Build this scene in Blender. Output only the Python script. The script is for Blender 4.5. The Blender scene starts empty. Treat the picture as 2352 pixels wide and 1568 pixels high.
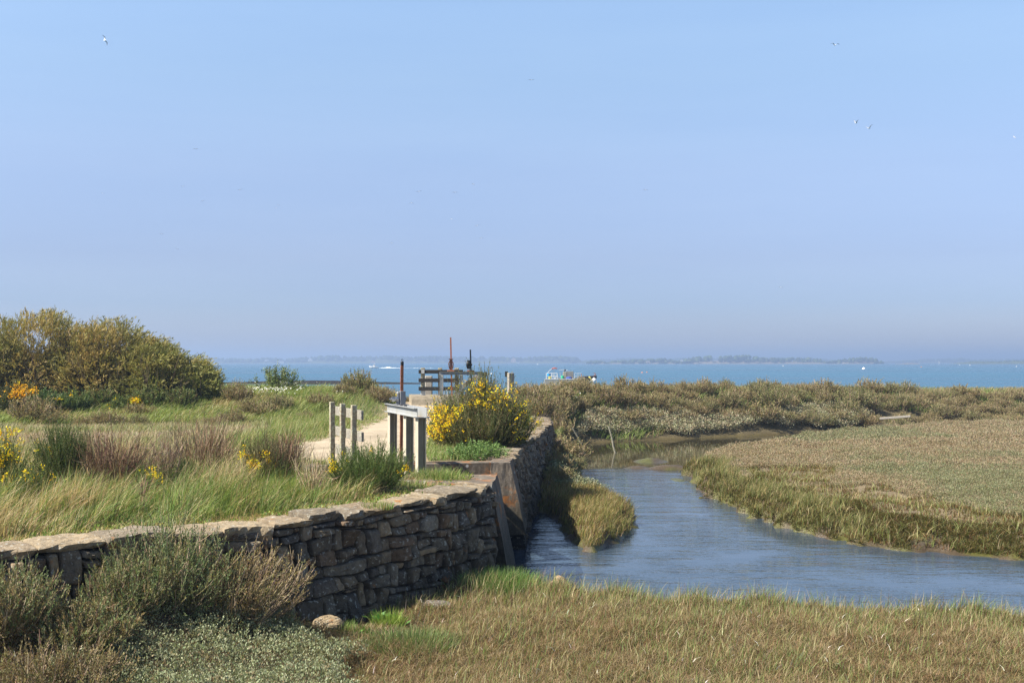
import bpy, math
import numpy as np
from mathutils import Vector, Matrix

# ------------------------------------------------------------------ basics
SC = bpy.context.scene
COLL = SC.collection
F, HX, HY, CAMZ = 2600.0, 1176.0, 831.0, 4.5     # lens in survey pixels, principle axis, eye height (m)
rng = np.random.default_rng(11)

def at(px, py, z):
    """ground point of height z seen on the survey picture at (px, py)"""
    d = F * (CAMZ - z) / (py - HY)
    return ((px - HX) / F * d, d)
def ats(pts, z):
    return [at(a, b, z) for a, b in pts]
def P(px, py, d):
    return ((px - HX) / F * d, d, CAMZ - (py - HY) / F * d)
def PX(px, d):
    return (px - HX) / F * d
def PZ(py, d):
    return CAMZ - (py - HY) / F * d

# ------------------------------------------------------------------ noise
def _h(ix, iy, s):
    n = (ix.astype(np.int64) * 374761393 + iy.astype(np.int64) * 668265263 + s * 1442695041) & 0xffffffff
    n = ((n ^ (n >> 13)) * 1274126177) & 0xffffffff
    n = n ^ (n >> 16)
    return (n & 0xffffff) / float(0xffffff)
def vn(x, y, s=0):
    x = np.asarray(x, float); y = np.asarray(y, float)
    ix = np.floor(x); iy = np.floor(y)
    fx = x - ix; fy = y - iy
    fx = fx * fx * (3 - 2 * fx); fy = fy * fy * (3 - 2 * fy)
    a = _h(ix, iy, s); b = _h(ix + 1, iy, s); c = _h(ix, iy + 1, s); d = _h(ix + 1, iy + 1, s)
    return (a * (1 - fx) + b * fx) * (1 - fy) + (c * (1 - fx) + d * fx) * fy
def fbm(x, y, o=3, s=0):
    x = np.asarray(x, float); y = np.asarray(y, float)
    t = 0; a = .5; w = 0
    for i in range(o):
        t = t + a * vn(x, y, s + i * 17); w += a
        x = x * 2.03 + 3.1; y = y * 2.03 + 1.7; a *= .5
    return t / w
def sstep(a, b, x):
    t = np.clip((x - a) / (b - a), 0, 1)
    return t * t * (3 - 2 * t)
def sd(x, y, poly):
    """signed distance to a polygon, positive inside"""
    x = np.asarray(x, float); y = np.asarray(y, float)
    best = np.full(x.shape, 1e18); inside = np.zeros(x.shape, bool)
    n = len(poly)
    for i in range(n):
        ax, ay = poly[i]; bx, by = poly[(i + 1) % n]
        ex, ey = bx - ax, by - ay
        L = ex * ex + ey * ey + 1e-12
        t = np.clip(((x - ax) * ex + (y - ay) * ey) / L, 0, 1)
        dx = x - (ax + t * ex); dy = y - (ay + t * ey)
        best = np.minimum(best, dx * dx + dy * dy)
        if abs(by - ay) > 1e-9:
            c = ((ay <= y) != (by <= y)) & (x < (bx - ax) * (y - ay) / (by - ay) + ax)
            inside ^= c
    r = np.sqrt(best)
    return np.where(inside, r, -r)

# ------------------------------------------------------------------ objects
def tag(o, label=None, cat=None, group=None, kind=None):
    if label: o['label'] = label
    if cat: o['category'] = cat
    if group: o['group'] = group
    if kind: o['kind'] = kind
    return o
def empty(name, loc=(0, 0, 0), rz=0, label=None, cat=None, group=None):
    o = bpy.data.objects.new(name, None); COLL.objects.link(o)
    o.location = loc; o.rotation_euler = (0, 0, rz); o.empty_display_size = .2
    return tag(o, label, cat, group)
def mesh_np(name, V, Q, col=None, mat=None, parent=None, smooth=False):
    V = np.ascontiguousarray(V, np.float32)
    me = bpy.data.meshes.new(name)
    if isinstance(Q, np.ndarray):
        k = Q.shape[1]; nf = Q.shape[0]
        starts = np.arange(nf, dtype=np.int32) * k
        idx = np.ascontiguousarray(Q, np.int32).ravel()
    else:
        lens = np.array([len(f) for f in Q], np.int32)
        starts = np.concatenate([[0], np.cumsum(lens)[:-1]]).astype(np.int32)
        idx = np.array([i for f in Q for i in f], np.int32); nf = len(Q)
    me.vertices.add(len(V)); me.vertices.foreach_set('co', V.ravel())
    me.loops.add(len(idx)); me.loops.foreach_set('vertex_index', idx)
    me.polygons.add(nf); me.polygons.foreach_set('loop_start', starts)
    me.polygons.foreach_set('use_smooth', np.full(nf, bool(smooth)))
    me.update(calc_edges=True)
    if not isinstance(Q, np.ndarray):
        me.validate()
    if col is not None:
        a = me.attributes.new('Col', 'FLOAT_COLOR', 'POINT')
        c = np.ones((len(V), 4), np.float32); c[:, :3] = col
        a.data.foreach_set('color', c.ravel())
    if mat: me.materials.append(mat)
    o = bpy.data.objects.new(name, me); COLL.objects.link(o)
    if parent: o.parent = parent
    return o
def copy_tree(o, parent=None):
    c = o.copy(); COLL.objects.link(c)
    if parent: c.parent = parent
    for ch in o.children: copy_tree(ch, c)
    return c

class MB:
    """collects boxes, bars, tubes and lofts into one mesh"""
    def __init__(s): s.V = []; s.Q = []; s.C = []; s.col = (1, 1, 1)
    def add(s, V, Q):
        b = len(s.V); s.V += [tuple(v) for v in V]; s.C += [s.col] * len(V)
        s.Q += [tuple(i + b for i in f) for f in Q]; return s
    def hexa(s, b4, t4):
        return s.add(list(b4) + list(t4), [(3, 2, 1, 0), (4, 5, 6, 7), (0, 1, 5, 4), (1, 2, 6, 5), (2, 3, 7, 6), (3, 0, 4, 7)])
    def box(s, c, size, ax=(1, 0, 0), up=(0, 0, 1), bev=0.0):
        c = Vector(c); a = Vector(ax).normalized(); u = Vector(up).normalized()
        b = u.cross(a).normalized(); u = a.cross(b)
        hx, hy, hz = size[0] / 2, size[1] / 2, size[2] / 2
        if bev <= 0:
            q = [(-hx, -hy), (hx, -hy), (hx, hy), (-hx, hy)]
            return s.hexa([c + a * x + b * y - u * hz for x, y in q], [c + a * x + b * y + u * hz for x, y in q])
        e = min(bev, hx * .9, hy * .9, hz * .9)
        def oct_(kx, ky):
            return [(-kx + e, -ky), (kx - e, -ky), (kx, -ky + e), (kx, ky - e), (kx - e, ky), (-kx + e, ky), (-kx, ky - e), (-kx, -ky + e)]
        rings = [([(x * .999, y * .999) for x, y in oct_(hx - e * .5, hy - e * .5)], -hz), (oct_(hx, hy), -hz + e * .7), (oct_(hx, hy), hz - e * .7), ([(x, y) for x, y in oct_(hx - e * .5, hy - e * .5)], hz)]
        V = [c + a * x + b * y + u * z for q, z in rings for x, y in q]; Q = []
        for r in range(3):
            for i in range(8):
                j = (i + 1) % 8; Q.append((r * 8 + i, r * 8 + j, r * 8 + 8 + j, r * 8 + 8 + i))
        Q.append(tuple(range(7, -1, -1))); Q.append(tuple(range(24, 32)))
        return s.add(V, Q)
    def bar(s, p, q, w, h, up=(0, 0, 1), bev=0.0):
        p = Vector(p); q = Vector(q); d = q - p
        return s.box((p + q) / 2, (d.length, w, h), d, up if abs(d.normalized().dot(Vector(up))) < .98 else (0, 1, 0), bev)
    def tube(s, pts, r, n=8, caps=True):
        pts = [Vector(p) for p in pts]
        rs = r if hasattr(r, '__len__') else [r] * len(pts)
        V = []; Q = []
        ref = Vector((0.31, 0.17, 0.93))
        for i, p in enumerate(pts):
            t = (pts[min(i + 1, len(pts) - 1)] - pts[max(i - 1, 0)]).normalized()
            if abs(t.dot(ref)) > .97: ref = Vector((1, .1, 0))
            a = t.cross(ref).normalized(); b = t.cross(a)
            for k in range(n):
                g = 2 * math.pi * k / n
                V.append(p + (a * math.cos(g) + b * math.sin(g)) * rs[i])
        for i in range(len(pts) - 1):
            for k in range(n):
                j = (k + 1) % n
                Q.append((i * n + k, i * n + j, i * n + n + j, i * n + n + k))
        if caps:
            Q.append(tuple(range(n - 1, -1, -1))); m = (len(pts) - 1) * n; Q.append(tuple(range(m, m + n)))
        return s.add(V, Q)
    def loft(s, rings, caps=True):
        n = len(rings[0]); V = [p for r in rings for p in r]; Q = []
        for i in range(len(rings) - 1):
            for k in range(n):
                j = (k + 1) % n
                Q.append((i * n + k, i * n + j, i * n + n + j, i * n + n + k))
        if caps:
            Q.append(tuple(range(n - 1, -1, -1))); m = (len(rings) - 1) * n; Q.append(tuple(range(m, m + n)))
        return s.add(V, Q)
    def ball(s, c, r, n=10, m=7, sc=(1, 1, 1)):
        rings = []
        for i in range(m + 1):
            t = math.pi * (i + .02) / (m + .04)
            rings.append([(c[0] + sc[0] * r * math.sin(t) * math.cos(2 * math.pi * k / n), c[1] + sc[1] * r * math.sin(t) * math.sin(2 * math.pi * k / n), c[2] - sc[2] * r * math.cos(t)) for k in range(n)])
        return s.loft(rings)
    def build(s, name, mat, parent=None, smooth=False):
        return mesh_np(name, np.array([tuple(v) for v in s.V]), s.Q, np.array(s.C), mat, parent, smooth)

# ------------------------------------------------------------------ materials
def new_mat(name):
    m = bpy.data.materials.new(name); m.use_nodes = True
    nt = m.node_tree; nt.nodes.clear()
    return m, nt, nt.nodes.new('ShaderNodeOutputMaterial')
def N(nt, typ, **kw):
    n = nt.nodes.new(typ)
    for k, v in kw.items():
        if k.startswith('_'): setattr(n, k[1:], v)
        else: n.inputs[k.replace('__', ' ')].default_value = v
    return n
def ramp(nt, stops):
    r = nt.nodes.new('ShaderNodeValToRGB'); e = r.color_ramp.elements
    while len(e) < len(stops): e.new(.5)
    for i, (p, c) in enumerate(stops):
        e[i].position = p; e[i].color = tuple(c) + (1,) if len(c) == 3 else c
    return r
def mixc(nt, fac, a, b, mode='MIX'):
    m = nt.nodes.new('ShaderNodeMix'); m.data_type = 'RGBA'; m.blend_type = mode
    for sock, v in ((m.inputs[0], fac), (m.inputs[6], a), (m.inputs[7], b)):
        if hasattr(v, 'links') or hasattr(v, 'is_output'): nt.links.new(v, sock)
        elif isinstance(v, (int, float)): sock.default_value = v
        else: sock.default_value = tuple(v) + (1,)
    return m.outputs[2]
def noise(nt, scale, detail=4, rough=.6, vec=None):
    n = N(nt, 'ShaderNodeTexNoise', Scale=scale, Detail=detail, Roughness=rough)
    if vec is not None: nt.links.new(vec, n.inputs['Vector'])
    return n
def veg_mat(name, trans=.3, rough=.55, spec=.25):
    m, nt, out = new_mat(name); L = nt.links.new
    a = N(nt, 'ShaderNodeAttribute', _attribute_name='Col')
    p = N(nt, 'ShaderNodeBsdfPrincipled', Roughness=rough)
    p.inputs['Specular IOR Level'].default_value = spec
    t = nt.nodes.new('ShaderNodeBsdfTranslucent'); mx = nt.nodes.new('ShaderNodeMixShader')
    mx.inputs[0].default_value = trans
    L(a.outputs['Color'], p.inputs['Base Color'])
    L(mixc(nt, 1, a.outputs['Color'], (1.25, 1.2, .8), 'MULTIPLY'), t.inputs['Color'])
    L(p.outputs[0], mx.inputs[1]); L(t.outputs[0], mx.inputs[2]); L(mx.outputs[0], out.inputs[0])
    return m
def solid(name, col, rough=.6, metal=0.0, var=.25, vscale=6.0, bump=.15, bscale=40.0, col2=None, attr=False, spec=.4):
    m, nt, out = new_mat(name); L = nt.links.new
    tc = nt.nodes.new('ShaderNodeTexCoord')
    p = N(nt, 'ShaderNodeBsdfPrincipled', Roughness=rough, Metallic=metal)
    p.inputs['Specular IOR Level'].default_value = spec
    n = noise(nt, vscale, 5, .65, tc.outputs['Object'])
    c2 = col2 if col2 else tuple(c * (1 - var) for c in col)
    r = ramp(nt, [(.35, c2), (.65, col)]); L(n.outputs['Fac'], r.inputs[0])
    c = r.outputs[0]
    if attr:
        a = N(nt, 'ShaderNodeAttribute', _attribute_name='Col')
        c = mixc(nt, 1.0, c, a.outputs['Color'], 'MULTIPLY')
    L(c, p.inputs['Base Color'])
    if bump:
        n2 = noise(nt, bscale, 4, .6, tc.outputs['Object'])
        b = N(nt, 'ShaderNodeBump', Strength=bump, Distance=.02)
        L(n2.outputs['Fac'], b.inputs['Height']); L(b.outputs[0], p.inputs['Normal'])
    L(p.outputs[0], out.inputs[0])
    return m
# ------------------------------------------------------------------ the plan
ZT = 2.06                                            # terrace / path level above the creek
WALL = [(-11.5, 10.9)] + ats([(-40, 1270), (0, 1264), (180, 1245), (300, 1233), (510, 1208), (700, 1193), (850, 1168), (1000, 1145), (1095, 1125)], ZT) + [(-.42, 22.35)]
NEAR_END = [(-.42, 22.35), (-.30, 24.7)]
FAR_W = [(0.02, 28.5)] + ats([(1185, 1032), (1210, 1018), (1232, 996), (1252, 981)], ZT) + [(1.55, 46.5), (1.7, 52)]
TERR = WALL + [(-.30, 24.7), (-.05, 28.0)] + FAR_W + [(-1, 58), (-6, 60), (-60, 60), (-60, 8)]
CHAN = [(-5.2, 24.7), (.3, 24.72), (.6, 29.7), (-.12, 28.9), (-2.5, 27.45), (-5.2, 26.5)]
FORE = [(-60, -20), (60, -20), (60, 15), (20, 17.9)] + [(13.5, 18.4), (8.4, 18.9), (5.9, 19.3), (3.9, 19.8), (1.75, 20.2), (.9, 20.7), (.25, 21.5), (-.2, 22.3)] + WALL[::-1] + [(-60, 10)]
RM = [(6.4, 45.2), (6.75, 44), (6.25, 37.9), (6.6, 32.6), (7.5, 29), (8.1, 27.3), (9.9, 26.4), (11.6, 25.5), (16, 23.8), (60, 18), (75, 95), (30, 74), (19, 66), (14.5, 60), (12.4, 56), (9.8, 53), (7.9, 49.6)]
MOUND = [(2.9, 44), (2.75, 42), (2.9, 38.5), (3.35, 36.7), (3.72, 33), (3.62, 31.2), (3.1, 28.8), (2.1, 26.5), (1.5, 26.7), (1.2, 28.6), (1.1, 31.5), (.8, 33.4), (.3, 33), (1, 44)]
LBANK = [(2.9, 46), (2.75, 41.5), (2.1, 37), (1.2, 35), (.4, 34), (1, 44), (1.3, 52), (2, 63), (3.3, 62), (2.8, 50)]
PATH = ats([(640, 1026), (690, 1019), (760, 1003), (820, 985), (880, 962), (905, 946), (940, 936), (1000, 935), (1004, 955), (990, 985), (988, 1012), (955, 1044), (900, 1060), (800, 1060), (700, 1050), (640, 1043)], ZT)

def dyke_yc(x):
    return np.interp(x, [-70, -4.4, 0, 4, 36, 90], [57, 59, 64, 70, 90, 120])
def dyke_zc(x):
    return np.interp(x, [-70, -7.5, -6.0, -1.2, .4, 4, 40, 90], [3.02, 3.0, 2.4, 2.35, 2.55, 2.62, 2.05, 1.9])
def H(x, y):
    x = np.asarray(x, float); y = np.asarray(y, float)
    n1 = fbm(x * .7, y * .7, 3, 5) - .5
    n2 = fbm(x * 2.6, y * 2.6, 3, 9) - .5
    z = np.full(x.shape, -.55) + n1 * .1
    s = sd(x, y, FORE) + n2 * .7
    z = np.maximum(z, -.55 + sstep(-.5, .75, s) * (1.0 + n1 * .25 + n2 * .12 + .10 * np.clip((-x - 2) / 4, 0, 1)))
    s = sd(x, y, RM) + n2 * 1.0 + n1 * .5 + 1.45 * sstep(7.3, 9.6, x) * sstep(50, 40, y)
    bw = 1.1 + .5 * n1 + 2.9 * sstep(7.3, 9.6, x) * sstep(50, 40, y)
    mudshelf = .35 * np.exp(-((x - 11.2) / 1.9) ** 2 - ((y - 26.6) / .9) ** 2) + .3 * np.exp(-((x - 6.3) / .8) ** 2 - ((y - 43.2) / 2.2) ** 2)
    z = np.maximum(z, -.55 + sstep(-.5, bw, s) * (1.05 + n1 * .35 + .12 * sstep(2, 10, s)))
    z = np.maximum(z, -.30 + mudshelf * 1.1 + n2 * .05)
    tw = sd(x, y, TERR)
    z = z + .68 * sstep(-2.5, -5.0, x) * sstep(3.4, .5, -tw) * (tw < .1) * (y < 22)
    s = sd(x, y, MOUND) + n2 * .6
    z = np.maximum(z, -.55 + sstep(-.45, .8, s) * (1.0 + n1 * .3))
    z = np.maximum(z, -.04 + .09 * n2 - 3 * np.clip(-sd(x, y, [(.5, 26.3), (1.8, 26.3), (1.6, 33), (.5, 33)]), 0, 9))
    s = sd(x, y, LBANK) + n2 * .6
    z = np.maximum(z, -.55 + sstep(-.4, .9, s) * (1.35 + n1 * .3))
    # two low mud lumps in the pool
    for (mx, my, rx, ry, h) in ((6.25, 51.2, 1.0, 1.0, .17), (5.3, 48.0, .75, .6, .13), (6.6, 47.6, 1.3, .55, .2)):
        z = np.maximum(z, -.2 + (h + .2) * np.exp(-((x - mx) / rx) ** 2 - ((y - my) / ry) ** 2) + n2 * .1)
    # terrace
    s = sd(x, y, TERR)
    tz = ZT - .05 + n1 * .10 + n2 * .04 - .10 * sstep(8, 14, s) * (x < -4)
    z = np.where(s > .22, np.maximum(z, tz), z)
    # dyke
    t = dyke_yc(x) + n1 * 1.2 - y
    zc = dyke_zc(x)
    left = x < -6
    w = np.where(x < -2, 11.0, np.interp(x, [-2, 1, 3, 40], [9, 8.6, 9.2, 12]))
    base = np.where(x < .6, ZT - .15, .35)
    base = np.where(x < .6, np.where(s > .2, ZT - .15, -.5), -.55)
    prof = base + (zc - base) * (1 - sstep(1.0, w, t)) + n1 * .22 * sstep(0, 3, t) * (1 - sstep(w - 2, w, t))
    back = -.6 + (zc + .6) * (1 - sstep(1.0, 10, -t))
    d = np.where(t > 0, prof, back)
    z = np.where((t < w) & (t > -12), np.maximum(z, d), z)
    z = np.where(y > dyke_yc(x) + 11, -1.0, z)
    sc = sd(x, y, CHAN)
    z = np.where(sc > .0, np.minimum(z, -.25 + n2 * .05), z)
    return z

# ground sheet: fine near, coarse to the horizon
rows = [1.5, 3, 4.5, 6]
while rows[-1] < 128: rows.append(rows[-1] * 1.0058)
rows += [150, 200, 300, 500, 900, 1600, 3000, 6000, 8000]
D = np.array(rows); U = np.linspace(-.62, .62, 620)
U = np.concatenate([[-6, -2.5, -1.4, -1.0, -.8, -.7], U, [.7, .8, 1.0, 1.4, 2.5, 6]])
DD, UU = np.meshgrid(D, U, indexing='ij')
GX = UU * (DD + 1.0); GY = DD - 1.0 + 0 * UU
GZ = H(GX, GY)
nr, nc = GX.shape
V = np.stack([GX, GY, GZ], -1).reshape(-1, 3)
i = np.arange(nr * nc).reshape(nr, nc)
Q = np.stack([i[:-1, :-1], i[:-1, 1:], i[1:, 1:], i[1:, :-1]], -1).reshape(-1, 4)
gx, gy, gz = V[:, 0], V[:, 1], V[:, 2]
def cm(a, b, f):
    f = np.asarray(f)[..., None]; return a * (1 - f) + np.array(b) * f
c = np.tile(np.array((.085, .066, .042)), (len(V), 1))
n1 = fbm(gx * .9, gy * .9, 3, 31); n3 = fbm(gx * 3.1, gy * 3.1, 3, 37)
c = cm(c, (.10, .11, .022), sstep(.36, .55, n1) * (gz < .45) * (gz > -.05) * .85)        # green algae on the mud
c = cm(c, (.115, .085, .05), sstep(.3, .45, gz))                                       # marsh thatch
rm = sstep(.6, 2.5, sd(gx, gy, RM)); c = cm(c, (.20, .165, .105), rm * .85)
ts = sd(gx, gy, TERR)
c = cm(c, (.125, .105, .05), sstep(.2, .4, ts))
c = cm(c, (.24, .185, .065), (sstep(.3, .5, ts) - sstep(.95, 1.5, ts)) * .8 * (gy < 25))    # moss strip behind the coping
td = dyke_yc(gx) - gy
c = cm(c, (.12, .14, .045), sstep(12, 9, td) * (td > -3) * (gx < .6))
c = cm(c, (.12, .10, .05), sstep(9, 7, td) * (td > -3) * (gx >= .6))
ps = sd(gx, gy, PATH); c = cm(c, (.40, .33, .22), sstep(-1.1, -.1, ps + (n3 - .5) * 1.2) * .8 * (ts > .4))
c = c * (.75 + .5 * n3)[:, None]

def ground_mat():
    m, nt, out = new_mat('soil'); L = nt.links.new
    a = N(nt, 'ShaderNodeAttribute', _attribute_name='Col'); g = nt.nodes.new('ShaderNodeNewGeometry')
    n = noise(nt, 14, 6, .7, g.outputs['Position']); r = ramp(nt, [(.3, (.55, .5, .45)), (.7, (1.25, 1.2, 1.15))])
    L(n.outputs['Fac'], r.inputs[0])
    p = N(nt, 'ShaderNodeBsdfPrincipled', Roughness=.9)
    L(mixc(nt, 1, a.outputs['Color'], r.outputs[0], 'MULTIPLY'), p.inputs['Base Color'])
    s = nt.nodes.new('ShaderNodeSeparateXYZ'); L(g.outputs['Position'], s.inputs[0])
    mr = N(nt, 'ShaderNodeMapRange'); mr.inputs[1].default_value = .0; mr.inputs[2].default_value = .28; mr.inputs[3].default_value = .28; mr.inputs[4].default_value = .95
    L(s.outputs['Z'], mr.inputs[0]); L(mr.outputs[0], p.inputs['Roughness'])
    n2 = noise(nt, 22, 6, .65, g.outputs['Position']); b = N(nt, 'ShaderNodeBump', Strength=.7, Distance=.05)
    L(n2.outputs['Fac'], b.inputs['Height']); L(b.outputs[0], p.inputs['Normal']); L(p.outputs[0], out.inputs[0])
    return m
tag(mesh_np('ground', V, Q, c, ground_mat(), smooth=True), kind='structure')

# gravel path, laid on the terrace
px0, px1 = min(p[0] for p in PATH) - .6, max(p[0] for p in PATH) + .6
pxs = np.arange(px0, px1, .11); pys = np.arange(27, 60, .16)
A, B = np.meshgrid(pxs, pys, indexing='ij')
Z = H(A, B) + .014
keep = (sd(A, B, PATH) + (fbm(A * 1.1, B * 1.1, 3, 71) - .5) * 1.0 + (fbm(A * 4, B * 4, 2, 77) - .5) * .5) > 0
i = np.arange(A.size).reshape(A.shape)
Q = np.stack([i[:-1, :-1], i[1:, :-1], i[1:, 1:], i[:-1, 1:]], -1)[keep[:-1, :-1]].reshape(-1, 4)
def gravel_mat():
    m, nt, out = new_mat('gravel'); L = nt.links.new
    g = nt.nodes.new('ShaderNodeNewGeometry')
    n = noise(nt, 30, 6, .75, g.outputs['Position']); n2 = noise(nt, .8, 4, .6, g.outputs['Position'])
    r = ramp(nt, [(.3, (.31, .25, .17)), (.5, (.44, .37, .27)), (.72, (.56, .49, .38))]); L(n.outputs['Fac'], r.inputs[0])
    r2 = ramp(nt, [(.3, (.70, .67, .62)), (.65, (1.06, 1.04, 1.0))]); L(n2.outputs['Fac'], r2.inputs[0])
    p = N(nt, 'ShaderNodeBsdfPrincipled', Roughness=.95)
    L(mixc(nt, 1, r.outputs[0], r2.outputs[0], 'MULTIPLY'), p.inputs['Base Color'])
    b = N(nt, 'ShaderNodeBump', Strength=.8, Distance=.03); L(n.outputs['Fac'], b.inputs['Height']); L(b.outputs[0], p.inputs['Normal'])
    L(p.outputs[0], out.inputs[0]); return m
tag(mesh_np('gravel_path', np.stack([A, B, Z], -1).reshape(-1, 3), Q, None, gravel_mat(), smooth=True), kind='structure')

# water ----------------------------------------------------------------
def water_mat(name, base, scale, strength, rough, stretch, sea=False):
    m, nt, out = new_mat(name); L = nt.links.new
    g = nt.nodes.new('ShaderNodeNewGeometry')
    mp = N(nt, 'ShaderNodeMapping'); mp.inputs['Scale'].default_value = stretch; L(g.outputs['Position'], mp.inputs[0])
    n = noise(nt, scale, 5, .62, mp.outputs[0])
    p = N(nt, 'ShaderNodeBsdfPrincipled', Roughness=rough, IOR=1.333)
    b = N(nt, 'ShaderNodeBump', Strength=strength, Distance=.16 if not sea else .5)
    h = n.outputs['Fac']
    if not sea:
        # calm, glassy water at the far pool, ripples where the current runs
        s = nt.nodes.new('ShaderNodeSeparateXYZ'); L(g.outputs['Position'], s.inputs[0])
        n3 = noise(nt, .35, 2, .5, g.outputs['Position'])
        ad = N(nt, 'ShaderNodeMath', _operation='MULTIPLY_ADD'); ad.inputs[1].default_value = 6.0; L(n3.outputs['Fac'], ad.inputs[0]); L(s.outputs['Y'], ad.inputs[2])
        mr = N(nt, 'ShaderNodeMapRange'); mr.inputs[1].default_value = 48.5; mr.inputs[2].default_value = 51.5; mr.inputs[3].default_value = strength; mr.inputs[4].default_value = .02
        L(ad.outputs[0], mr.inputs[0])
        mr2 = N(nt, 'ShaderNodeMapRange'); mr2.inputs[1].default_value = .3; mr2.inputs[2].default_value = .65; mr2.inputs[3].default_value = .12; mr2.inputs[4].default_value = 1.35
        n4 = noise(nt, .5, 3, .5, g.outputs['Position']); L(n4.outputs['Fac'], mr2.inputs[0])
        mu = N(nt, 'ShaderNodeMath', _operation='MULTIPLY'); L(mr.outputs[0], mu.inputs[0]); L(mr2.outputs[0], mu.inputs[1]); L(mu.outputs[0], b.inputs['Strength'])
        mq = N(nt, 'ShaderNodeMapRange'); mq.inputs[1].default_value = 47.5; mq.inputs[2].default_value = 52.5; L(ad.outputs[0], mq.inputs[0])
        L(mixc(nt, mq.outputs[0], base, (.040, .034, .016)), p.inputs['Base Color'])
    else:
        mp2 = N(nt, 'ShaderNodeMapping'); mp2.inputs['Scale'].default_value = (.0025, .018, 1); L(g.outputs['Position'], mp2.inputs[0])
        n2 = noise(nt, 1.0, 4, .6, mp2.outputs[0])
        r = ramp(nt, [(.3, tuple(k * .68 for k in base)), (.52, base), (.72, tuple(k * 1.3 + .015 for k in base))]); L(n2.outputs['Fac'], r.inputs[0])
        L(r.outputs[0], p.inputs['Base Color'])
        mr = N(nt, 'ShaderNodeMapRange'); mr.inputs[1].default_value = .3; mr.inputs[2].default_value = .7; mr.inputs[3].default_value = rough * .7; mr.inputs[4].default_value = rough * 1.4
        L(n2.outputs['Fac'], mr.inputs[0]); L(mr.outputs[0], p.inputs['Roughness'])
    L(h, b.inputs['Height']); L(b.outputs[0], p.inputs['Normal'])
    L(p.outputs[0], out.inputs[0]); return m
def sheet(name, x0, x1, y0, y1, z, mat, back=None):
    pts = [(x0, y0, z), (x1, y0, z), (x1, y1, z), (x0, y1, z)] if back is None else [(x0, y0, z), (x1, y0, z)] + back
    return tag(mesh_np(name, np.array(pts), [tuple(range(len(pts)))], None, mat), kind='structure')
xs = [75, 36, 4, 0, -4.4, -75]
seam = [(x, float(dyke_yc(x)), 0.0) for x in xs]
sheet('creek_water', -75, 75, 9, 0, 0.0, water_mat('creek_water', (.038, .058, .084), 1.05, .44, .03, (.5, 1.25, 1)), seam)
sheet('sea_water', 0, 0, 0, 0, 0, None)  if False else None
pts = [(-8000, float(dyke_yc(-75)), 0)] + [(x, float(dyke_yc(x)), 0) for x in xs[::-1]] + [(8000, float(dyke_yc(75)), 0), (8000, 8000, 0), (-8000, 8000, 0)]
tag(mesh_np('sea_water', np.array(pts), [tuple(range(len(pts)))], None, water_mat('sea_water', (.034, .110, .176), 1.0, .55, .30, (.22, .9, 1), True)), kind='structure')

# mud banks bared by the tide, dark with weed
def bank(name, x0, x1, yc, w, h, s):
    xs = np.arange(x0, x1, 1.2); ts = np.linspace(-1, 1, 15)
    A, T = np.meshgrid(xs, ts, indexing='ij')
    ed = np.minimum(1, np.minimum(A - x0, x1 - A) / 25)
    Y = yc + T * w * (.75 + .5 * fbm(A * .03, A * 0, 3, s)) * (.2 + .8 * ed) + (fbm(A * .02, A * 0 + 5, 2, s + 3) - .5) * w
    Zz = (h * (1 - T ** 2) * (.5 + .9 * fbm(A * .35, T * 3, 3, s + 9)) * (.3 + .7 * ed)) - .05
    i = np.arange(A.size).reshape(A.shape)
    Q = np.stack([i[:-1, :-1], i[1:, :-1], i[1:, 1:], i[:-1, 1:]], -1).reshape(-1, 4)
    return tag(mesh_np(name, np.stack([A, Y, Zz], -1).reshape(-1, 3), Q, None, M_WEED, smooth=True), kind='structure')
M_WEED = solid('weedy_mud', (.032, .026, .018), .9, var=.5, vscale=.8, bump=.5, bscale=4, spec=.1)
bank('mud_bank', PX(440, 232), PX(965, 232), 234, 11, .75, 3)
bank('mud_bank', PX(2040, 170), PX(2520, 170), 172, 6, .42, 13)

# ------------------------------------------------------------------ light, air, camera
AZ = math.radians(20); EL = math.radians(46)
TO_SUN = Vector((-math.cos(AZ) * math.cos(EL), -math.sin(AZ) * math.cos(EL), math.sin(EL)))
sun = bpy.data.lights.new('sun', 'SUN'); sun.energy = 5.0; sun.angle = math.radians(.53); sun.color = (1, .93, .82)
so = bpy.data.objects.new('sun', sun); COLL.objects.link(so); so.location = (-30, -12, 40)
so.rotation_euler = (-TO_SUN).to_track_quat('-Z', 'Y').to_euler()
w = bpy.data.worlds.new('World'); SC.world = w; w.use_nodes = True
nt = w.node_tree; nt.nodes.clear()
sky = nt.nodes.new('ShaderNodeTexSky'); sky.sky_type = 'NISHITA'; sky.sun_disc = False
sky.sun_elevation = EL; sky.sun_rotation = math.atan2(TO_SUN.x, TO_SUN.y)
sky.altitude = 0; sky.air_density = 1.15; sky.dust_density = .6; sky.ozone_density = 3.2
bg = nt.nodes.new('ShaderNodeBackground'); bg.inputs[1].default_value = .068
wo = nt.nodes.new('ShaderNodeOutputWorld')
tcs = nt.nodes.new('ShaderNodeTexCoord'); sep = nt.nodes.new('ShaderNodeSeparateXYZ'); nt.links.new(tcs.outputs['Generated'], sep.inputs[0])
SKY = [(0.0, (.74, .78, 1.16)), (.05, (.61, .69, 1.06)), (.09, (.745, .735, 1.0)), (.165, (1.06, .97, 1.10)), (.24, (1.32, 1.23, 1.24)), (.30, (1.46, 1.39, 1.38)), (.40, (1.2, 1.15, 1.16)), (.55, (.72, .69, .70)), (1.0, (.56, .53, .53))]
sr = ramp(nt, SKY); nt.links.new(sep.outputs['Z'], sr.inputs[0])
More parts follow.
